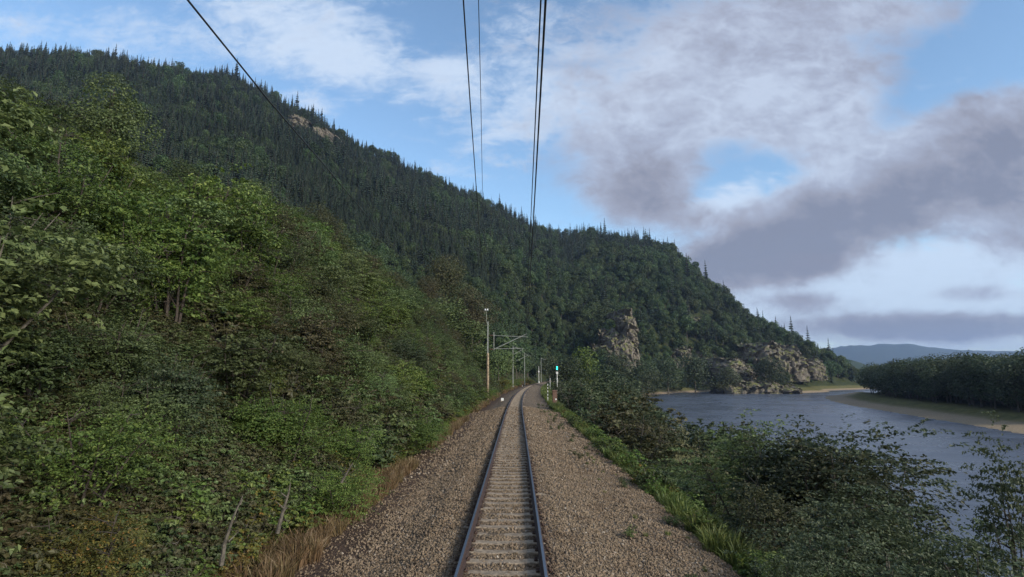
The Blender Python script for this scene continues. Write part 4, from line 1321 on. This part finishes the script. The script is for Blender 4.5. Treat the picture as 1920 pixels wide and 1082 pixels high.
# ------------------------------------------------------------------ single trees that stand out
def tree_px(name, meshes, px, ytop, Y, hgt, native, label, cat='tree', group=None, rot=None, wide=1.0):
    """tree standing on the ground at that place, its top on the sight line"""
    p = at(px, ytop, Y)
    g = float(ground_h(p[0], Y))
    H = max(p[2] - g, 1.5) 
    s = H / native
    return place(name, meshes, p[0], Y, g - .2, random.uniform(0, 6.28) if rot is None else rot, (s * wide, s * wide, s), label, cat, group)
BROWN_T = [(recol(a, M['leaf_brown']), b) for a, b in BANKT_S + NEART_S]
GREEN_T = [(recol(a, M['leaf']), b) for a, b in BANKT_S + NEART_S]
BRIGHT_T = [(recol(a, M['leaf_bright']), b) for a, b in BANKT_S]
tree_px('bank_tree', GREEN_T[3], 215, 140, 44, 0, 13.6, 'large rounded green tree standing above the bank against the mountain', wide=1.0)
tree_px('bank_tree', BROWN_T[4], 120, 195, 46, 0, 13.6, 'brownish thin crowned tree left of the large rounded tree', wide=1.1)
tree_px('bank_tree', GREEN_T[4], 12, 150, 40, 0, 13.6, 'green tree at the left edge above the bank', wide=.9)
tree_px('bank_tree', GREEN_T[3], 345, 295, 58, 0, 13.6, 'green tree crown on the bank crest right of the large rounded tree', wide=1.3)
tree_px('bank_tree', BROWN_T[3], 600, 378, 92, 0, 13.6, 'olive brown tree on the bank crest below the slanting wire')
tree_px('bank_tree', GREEN_T[4], 480, 345, 80, 0, 13.6, 'green bushy tree on the bank crest behind the dead branches', wide=1.2)
tree_px('bank_tree', GREEN_T[3], 700, 468, 105, 0, 13.6, 'green tree at the lower end of the bank crest', wide=1.1)
tree_px('bank_tree', BROWN_T[4], 845, 484, 172, 0, 13.6, 'tall brown tinged tree rising behind the bank above the masts', wide=1.0)
tree_px('bank_tree', BROWN_T[3], 885, 536, 165, 0, 13.6, 'dark brownish tree left of the nearest mast', wide=1.0)
tree_px('bank_tree', BROWN_T[4], 805, 520, 150, 0, 13.6, 'olive tree at the left side of the tall brown tinged tree', wide=1.0)
for (px, yt, Y, k, lab) in ((905, 640, 128, 0, 'rounded green bush tree behind the nearest mast'), (935, 655, 150, 1, 'green bush tree between the first two masts'), (950, 672, 190, 2, 'small bush tree left of the third mast'),
                            (870, 600, 118, 1, 'green bush tree at the left of the nearest mast foot'), (830, 565, 118, 2, 'rounded green bush tree on the falling end of the bank')):
    tree_px('bank_tree', GREEN_T[k], px, yt, Y, 0, 13.6, lab, wide=1.5)

# dead pale branches on the bank, bare stems near the track
def stick(name, a, b, r, mt, label, cat, twigs=3):
    a = np.array(a); b = np.array(b)
    root = empty(name, tuple(a)); tag(root, label, cat)
    d = b - a
    t_ = MB(); t_.tube([(0, 0, 0), d * .35 + rng.normal(0, .03, 3), d * .7 + rng.normal(0, .05, 3), d], [r, r * .8, r * .5, r * .2], 6); t_.build('trunk', mt, root)
    for k in range(twigs):
        p = d * rng.uniform(.3, .9); e = p + np.linalg.norm(d) * .28 * np.array([rng.normal(0, .6), rng.normal(0, .4), rng.uniform(.2, .8)])
        t2 = MB(); t2.tube([p, e], [r * .4, r * .1], 4); t2.build('branch', mt, root)
stick('dead_tree', at(470, 440, 44), at(490, 375, 44), .10, M['deadwood'], 'pale dead forked trunk sticking out of the bank bushes', 'dead tree')
stick('dead_tree', at(466, 425, 45), at(458, 392, 45), .07, M['deadwood'], 'short pale dead stub left of the forked dead trunk', 'dead tree', 1)
for (a, b, Y, lab) in (((415, 1060), (455, 930), 8.6, 'bare leaning stem nearest the train on the left'), ((520, 1000), (545, 905), 9.6, 'thin bare upright stem among yellow leaves at the bank foot'), ((640, 905), (662, 868), 13, 'short bare stem beside the dry grass')):
    stick('bare_stem', at(a[0], a[1], Y), at(b[0], b[1], Y), .035, M['bark'], lab, 'stem')

# ------------------------------------------------------------------ right embankment and river side
wl_spec = [  # px, top row, Y, width factor, label
    (1480, 762, 21.0, .75, 'tall loose willow rising highest over the river right of the track'),
    (1400, 790, 24.0, .95, 'willow left of the tall loose willow on the embankment'),
    (1565, 815, 19.0, 1.0, 'dark dense willow in the middle of the riverside thicket'),
    (1605, 788, 22.0, .75, 'slender airy willow standing up against the water'),
    (1680, 880, 17.0, .75, 'lower willow at the right side of the thicket'),
    (1880, 828, 17.0, .42, 'separate willow at the right edge with water around it'),
    (1800, 985, 12.5, .6, 'low willow top in front of the right edge willow'),
    (1330, 830, 27.0, .9, 'dark willow behind the green verge weeds'),
    (1290, 850, 33.0, 1.1, 'willow at the top end of the embankment thicket'),
    (1430, 900, 14.5, .85, 'dark lower bush in front of the willow thicket'),
    (1520, 960, 12.0, .95, 'bush in the lower front of the riverside thicket'),
    (1640, 960, 12.0, .9, 'grey green bush below the slender willow'),
    (1750, 1010, 11.0, .9, 'bush at the lower right corner of the slope'),
    (1440, 812, 22.0, .8, 'greenish willow between the two tallest willows'),
    (1520, 798, 20.5, .8, 'willow standing just right of the tallest one over the river'),
    (1635, 850, 18.5, .7, 'thin topped willow on the right shoulder of the thicket'),
    (1735, 925, 15.0, .6, 'small willow leaning out towards the river'),
    (1590, 900, 15.5, .9, 'dense willow in front of the slender willow'),
    (1480, 1010, 10.2, .7, 'small dark bush just beyond the ballast shoulder'),
    (1900, 1010, 11.5, .8, 'leafy shrub in the bottom right corner')]
for i, (px, yt, Y, wd, lab) in enumerate(wl_spec):
    wm = WILL[i % 4]
    if i in (1, 7, 8): wm = (recol(wm[0], M['leaf']), wm[1])
    if i in (2, 9): wm = (recol(wm[0], M['leaf_brown']), wm[1])
    tree_px('riverside_tree', wm, px, yt, Y, 0, 6.3, lab, group='willows on the river embankment', wide=wd * 1.3)

def riverside():
    spec = []
    # terrace between track and river further on
    for i in range(150):
        Y = rng.uniform(38, 300); s = rng.uniform(8.0, 24 + max(0, Y - 90) * .17)
        spec.append((s, Y))
    P = np.array(spec); x = P[:, 0] + xc(P[:, 1]); y = P[:, 1]
    g, sd = ground_h(x, y, True)
    px, py, d = proj(x, y, g)
    # upper limit of the vegetation seen in the photo
    lim = np.interp(px, [1040, 1060, 1090, 1130, 1200, 1240, 1330, 1400], [712, 700, 680, 690, 715, 752, 757, 790])
    keep = (sd > 1.2) & (px > 1046)
    for i in np.where(keep)[0]:
        dz = max(g[i], -20)
        ztop = at(px[i], lim[i] + rng.uniform(0, 34), y[i])[2]
        H = min(ztop - g[i], rng.uniform(5.0, 9.0))
        if y[i] < 60: H = min(H, 6.0)
        if H < 1.3: continue
        s = H / 4.7
        k = 'leaf_willow' if rng.random() < .75 else 'leaf_brown'
        near = y[i] < 80
        o = bpy.data.objects.new('riverside_bush', MIDJ[k][i % 4]); COL.objects.link(o)
        o.location = (x[i], y[i], g[i] - .2); o.rotation_euler = (0, 0, rng.uniform(0, 6.28)); ws = min(max(s, .7), 1.5); o.scale = (ws, ws, s)
        wh = 'right below the ballast verge' if P[i, 0] < 14 and y[i] < 110 else ('near the crag foot' if y[i] > 200 else ('at the water side of the thicket' if sd[i] < 7 else 'in the middle of the thicket'))
        lb = ('brownish' if k == 'leaf_brown' else 'grey green') + ' rounded bush between track and river, ' + wh
        tag(o, lb, 'bush', lb)
riverside()
tree_px('riverside_tree', BRIGHT_T[0], 1100, 642, 200, 0, 13.6, 'fresh green tree right of the signal below the tall crag', wide=.8)
for (px, yt, Y, k, lab) in ((1060, 668, 190, 1, 'dull green tree just right of the signal'), (1140, 690, 165, 2, 'rounded willow crown below the pale ledge'), (1170, 700, 150, 0, 'rounded willow closest to the river bend'),
                            (1152, 664, 325, 2, 'green tree covering the left foot of the tall crag'), (1203, 668, 330, 0, 'green tree hiding the right foot of the tall crag'), (1300, 664, 362, 1, 'bushy tree between the half hidden block and the mossy crag'), (1250, 672, 345, 2, 'bushy tree left of the half hidden cliff block'), (1360, 684, 362, 0, 'small tree at the left side of the mossy boulder crag'), (1440, 672, 372, 1, 'tree right of the mossy boulder crag'),
                            (1215, 690, 300, 1, 'willow below the tall crag at the shore'), (1030, 660, 290, 0, 'dark tree behind the signal at the bend')):
    tree_px('riverside_tree', BANKT_S[k], px, yt, Y, 0, 13.6, lab, wide=1.25)

# bushes in front of and between the crags
def crag_bushes():
    c = 0
    for i in range(330):
        px = rng.uniform(1150, 1575); Y = rng.uniform(338, 412)
        p = at(px, 703, Y)
        g, sd = ground_h(np.array([p[0]]), np.array([Y]), True)
        if sd[0] < 3.5: continue
        q = proj(p[0], Y, g[0])
        if 1120 < px < 1205 and Y > 346: continue
        hgt = rng.uniform(3.0, 6.0)
        if 1345 < px < 1510 and Y < 366: continue
        if rng.random() < .35 and Y > 375: continue
        if px > 1432 and (Y > 386 or rng.random() < .45): continue
        o = bpy.data.objects.new('shore_bush', MIDJ['leaf_far' if rng.random() < .7 else 'leaf_willow'][i % 4]); COL.objects.link(o)
        o.location = (p[0], Y, g[0] - .2); o.rotation_euler = (0, 0, rng.uniform(0, 6.28)); s = hgt / 4.7; o.scale = (s * 1.2, s * 1.2, s)
        tag(o, 'round green bush among the crags along the far shore', 'bush', 'bushes at the foot of the crags')
crag_bushes()

# dense willow wood on the sand spit across the river
def spit_wood():
    xs, ys = np.meshgrid(np.arange(95, 620, 6.2), np.arange(40, 560, 6.2))
    x = xs.ravel() + rng.uniform(-2.6, 2.6, xs.size); y = ys.ravel() + rng.uniform(-2.6, 2.6, xs.size)
    g, sd = ground_h(x, y, True)
    px, py, d = proj(x, y, g)
    keep = (sd > np.interp(px, [1560, 1700, 1900], [20, 25, 20]) + 3 * fbm(x, y, 20, 81)) & (px > 1540) & (px < 2080) & (x > 98)
    x, y, g, px, d, sd = (a[keep] for a in (x, y, g, px, d, sd))
    H = rng.uniform(.72, 1.0, len(x)) * np.interp(px, [1560, 1600, 1700, 1920], [8, 15.5, 18, 18])
    order = np.argsort(sd); ind = list(order[:120])
    for i in ind:
        s = H[i] / 13.6
        place('spit_tree', BANKT_S[i % 3], x[i], y[i], g[i] - .8, rng.uniform(0, 6.28), (s * 1.1, s * 1.1, s), 'dark willow in the front row of the wood across the river', 'tree', 'willows across the river')
    rest = np.ones(len(x), bool); rest[ind] = False
    m_ = rest.sum(); s = (H / 13.6)[rest]
    stuff_points('spit_wood', np.stack([x, y, g - .8], -1)[rest], np.stack([np.zeros(m_), np.zeros(m_), rng.uniform(0, 6.28, m_)], -1), np.stack([s * 1.1, s * 1.1, s], -1), rng.integers(0, 3, m_), BANKT_J, 'dense dark willow wood across the river')
spit_wood()

# ------------------------------------------------------------------ grass and weeds
def tuft(seed, n, h, r, mt, name):
    rg = np.random.default_rng(seed)
    V = []; T = []
    for i in range(n):
        a = rg.uniform(0, 6.28); rr = r * rg.random() ** .5; ang = rg.uniform(0, 6.28)
        b0 = np.array([math.cos(a) * rr, math.sin(a) * rr, -.03]); hh = h * rg.uniform(.5, 1.1)
        ln = np.array([math.cos(a), math.sin(a), 0]) * hh * rg.uniform(.1, .6); wd = np.array([-math.sin(ang), math.cos(ang), 0]) * .008 * rg.uniform(.7, 1.5)
        m = b0 + ln * .3 + np.array([0, 0, hh * .65]); t = b0 + ln + np.array([0, 0, hh * rg.uniform(.8, 1.0)])
        c = len(V); V += [b0 - wd, b0 + wd, m + wd, m - wd, t]; T += [(c, c + 1, c + 2), (c, c + 2, c + 3), (c + 3, c + 2, c + 4)]
    return np_mesh(name, np.array(V), np.array(T), [mt])
TG = [tuft(i, 60, .42, .16, M['grass'], 'tuft') for i in range(3)]
TD = [tuft(10 + i, 55, .55, .15, M['dry'], 'dry_tuft') for i in range(3)]
def strip(name, s0, s1, y0, y1, n, srcs, smin, smax, label, bias=1.0, thin=None):
    y = y0 + (y1 - y0) * rng.random(n) ** bias; s = rng.uniform(s0, s1, n)
    if thin is not None:
        k = thin(s, y); s, y = s[k], y[k]
    x = s + xc(y); g = np.maximum(ground_h(x, y), np.where(np.abs(s) < 6.1, bed_z(s), -99))
    m_ = len(x)
    sc = rng.uniform(smin, smax, m_)
    return stuff_points(name, np.stack([x, y, g], -1), np.stack([rng.normal(0, .12, m_), rng.normal(0, .12, m_), rng.uniform(0, 6.28, m_)], -1), np.repeat(sc[:, None], 3, 1), rng.integers(0, len(srcs), m_), srcs, label)
strip('verge_grass', 4.7, 10.5, 6, 60, 8000, TG, .8, 2.0, 'fresh green grass along the right edge of the ballast', 1.0, lambda s, y: (rng.random(len(s)) < sstep(s + .5 * fbm(s, y, 2, 91), 4.6, 5.6)))
strip('verge_grass', 4.3, 10, 60, 260, 7000, TG, 1.2, 2.4, 'green grass on the far shoulder of the line')
strip('bank_grass', -7.5, -5.0, 50, 260, 4500, TG, 1.0, 2.2, 'green grass at the foot of the hillside')
strip('dry_grass', -6.6, -4.2, 5, 70, 2000, TD, .6, 1.25, 'dry orange brown grass along the left ditch', 1.0, lambda s, y: fbm(s, y, 3.5, 95) > -.05)
strip('dry_grass', -6.5, -4.0, 60, 230, 3000, TD, 1.0, 2.0, 'dry brown grass on the far left shoulder', 1.0, lambda s, y: fbm(s, y, 9, 96) > -.15)
strip('verge_weeds', 4.9, 7.8, 7, 60, 1300, WEED + WEEDY[:1] + [recol(WEED[1], M['leaf'])], .35, 1.3, 'leafy green weeds along the right edge of the ballast', 1.0, lambda s, y: fbm(s, y, 1.8, 92) > -.1)
strip('bank_weeds', -6.8, -4.9, 4, 80, 420, WEED + WEEDY, .5, 1.2, 'green and yellow weeds at the foot of the bank')
strip('bank_cover', -20, -5.6, 2, 24, 5200, [recol(m_, M['leaf']) for m_ in WEED] + [recol(m_, M['leaf_brown']) for m_ in WEED], .55, 1.1, 'low leafy ground cover close to the train')
strip('bank_cover', -34, -5.6, 22, 130, 7000, [recol(m_, M['leaf']) for m_ in WEED] + [recol(m_, M['leaf_brown']) for m_ in WEED], 1.1, 2.4, 'low leafy ground cover under the bushes of the bank')
strip('slope_weeds', 7.0, 16, 5, 60, 700, [recol(m_, M['leaf_willow']) for m_ in WEED], .9, 1.9, 'low dark weeds on the embankment slope')

strip('shoulder_weeds', 2.6, 4.9, 8, 70, 130, [recol(m_, M['leaf']) for m_ in WEED] + TG, .12, .38, 'scattered small weeds growing on the ballast shoulder')

# a few weeds that stand out
def weed_thing(px, py, Y, sc, key, label):
    p = at(px, py, Y); g = float(max(ground_h(p[0], Y), bed_z(p[0]) if abs(p[0]) < 6 else -99))
    place('bush', BUSHM[key][random.randrange(5)], p[0], Y, g - .1, random.uniform(0, 6.28), sc, label, 'bush', None)
weed_thing(215, 1030, 7.3, .40, 'leaf_bright', 'bright yellow green leafy shrub low in the left corner')
weed_thing(175, 900, 8.5, .50, 'leaf_yellow', 'shrub with golden yellow leaves on the lower left bank')
weed_thing(785, 770, 44, .62, 'leaf_bright', 'bright green shrub at the bank foot beside the ballast')
weed_thing(690, 800, 33, .42, 'leaf_yellow', 'small yellowish shrub in the dry grass left of the track')
p = at(992, 712, 232)
place('bush', BUSHM['leaf_yellow'][1], p[0], 232, float(ground_h(p[0], 232)) - .2, 0, (1.6, 1.6, .9), 'rounded yellow green bush inside the bend near the white post', 'bush', None)

# ------------------------------------------------------------------ air
def haze():
    b = MB(); b.box(-9600, 9600, -9600, 9600, -12.5, 470)
    m = bpy.data.materials.new('haze_air'); m.use_nodes = True
    nt = m.node_tree; nt.nodes.clear()
    o_ = nt.nodes.new('ShaderNodeOutputMaterial'); v_ = nt.nodes.new('ShaderNodeVolumePrincipled')
    v_.inputs['Color'].default_value = (0.46, 0.62, 0.95, 1)
    v_.inputs['Density'].default_value = 1.0e-4
    v_.inputs['Anisotropy'].default_value = 0.2
    nt.links.new(v_.outputs[0], o_.inputs['Volume'])
    o = b.build('haze', m); tag(o, None, None, None, 'stuff')
haze()
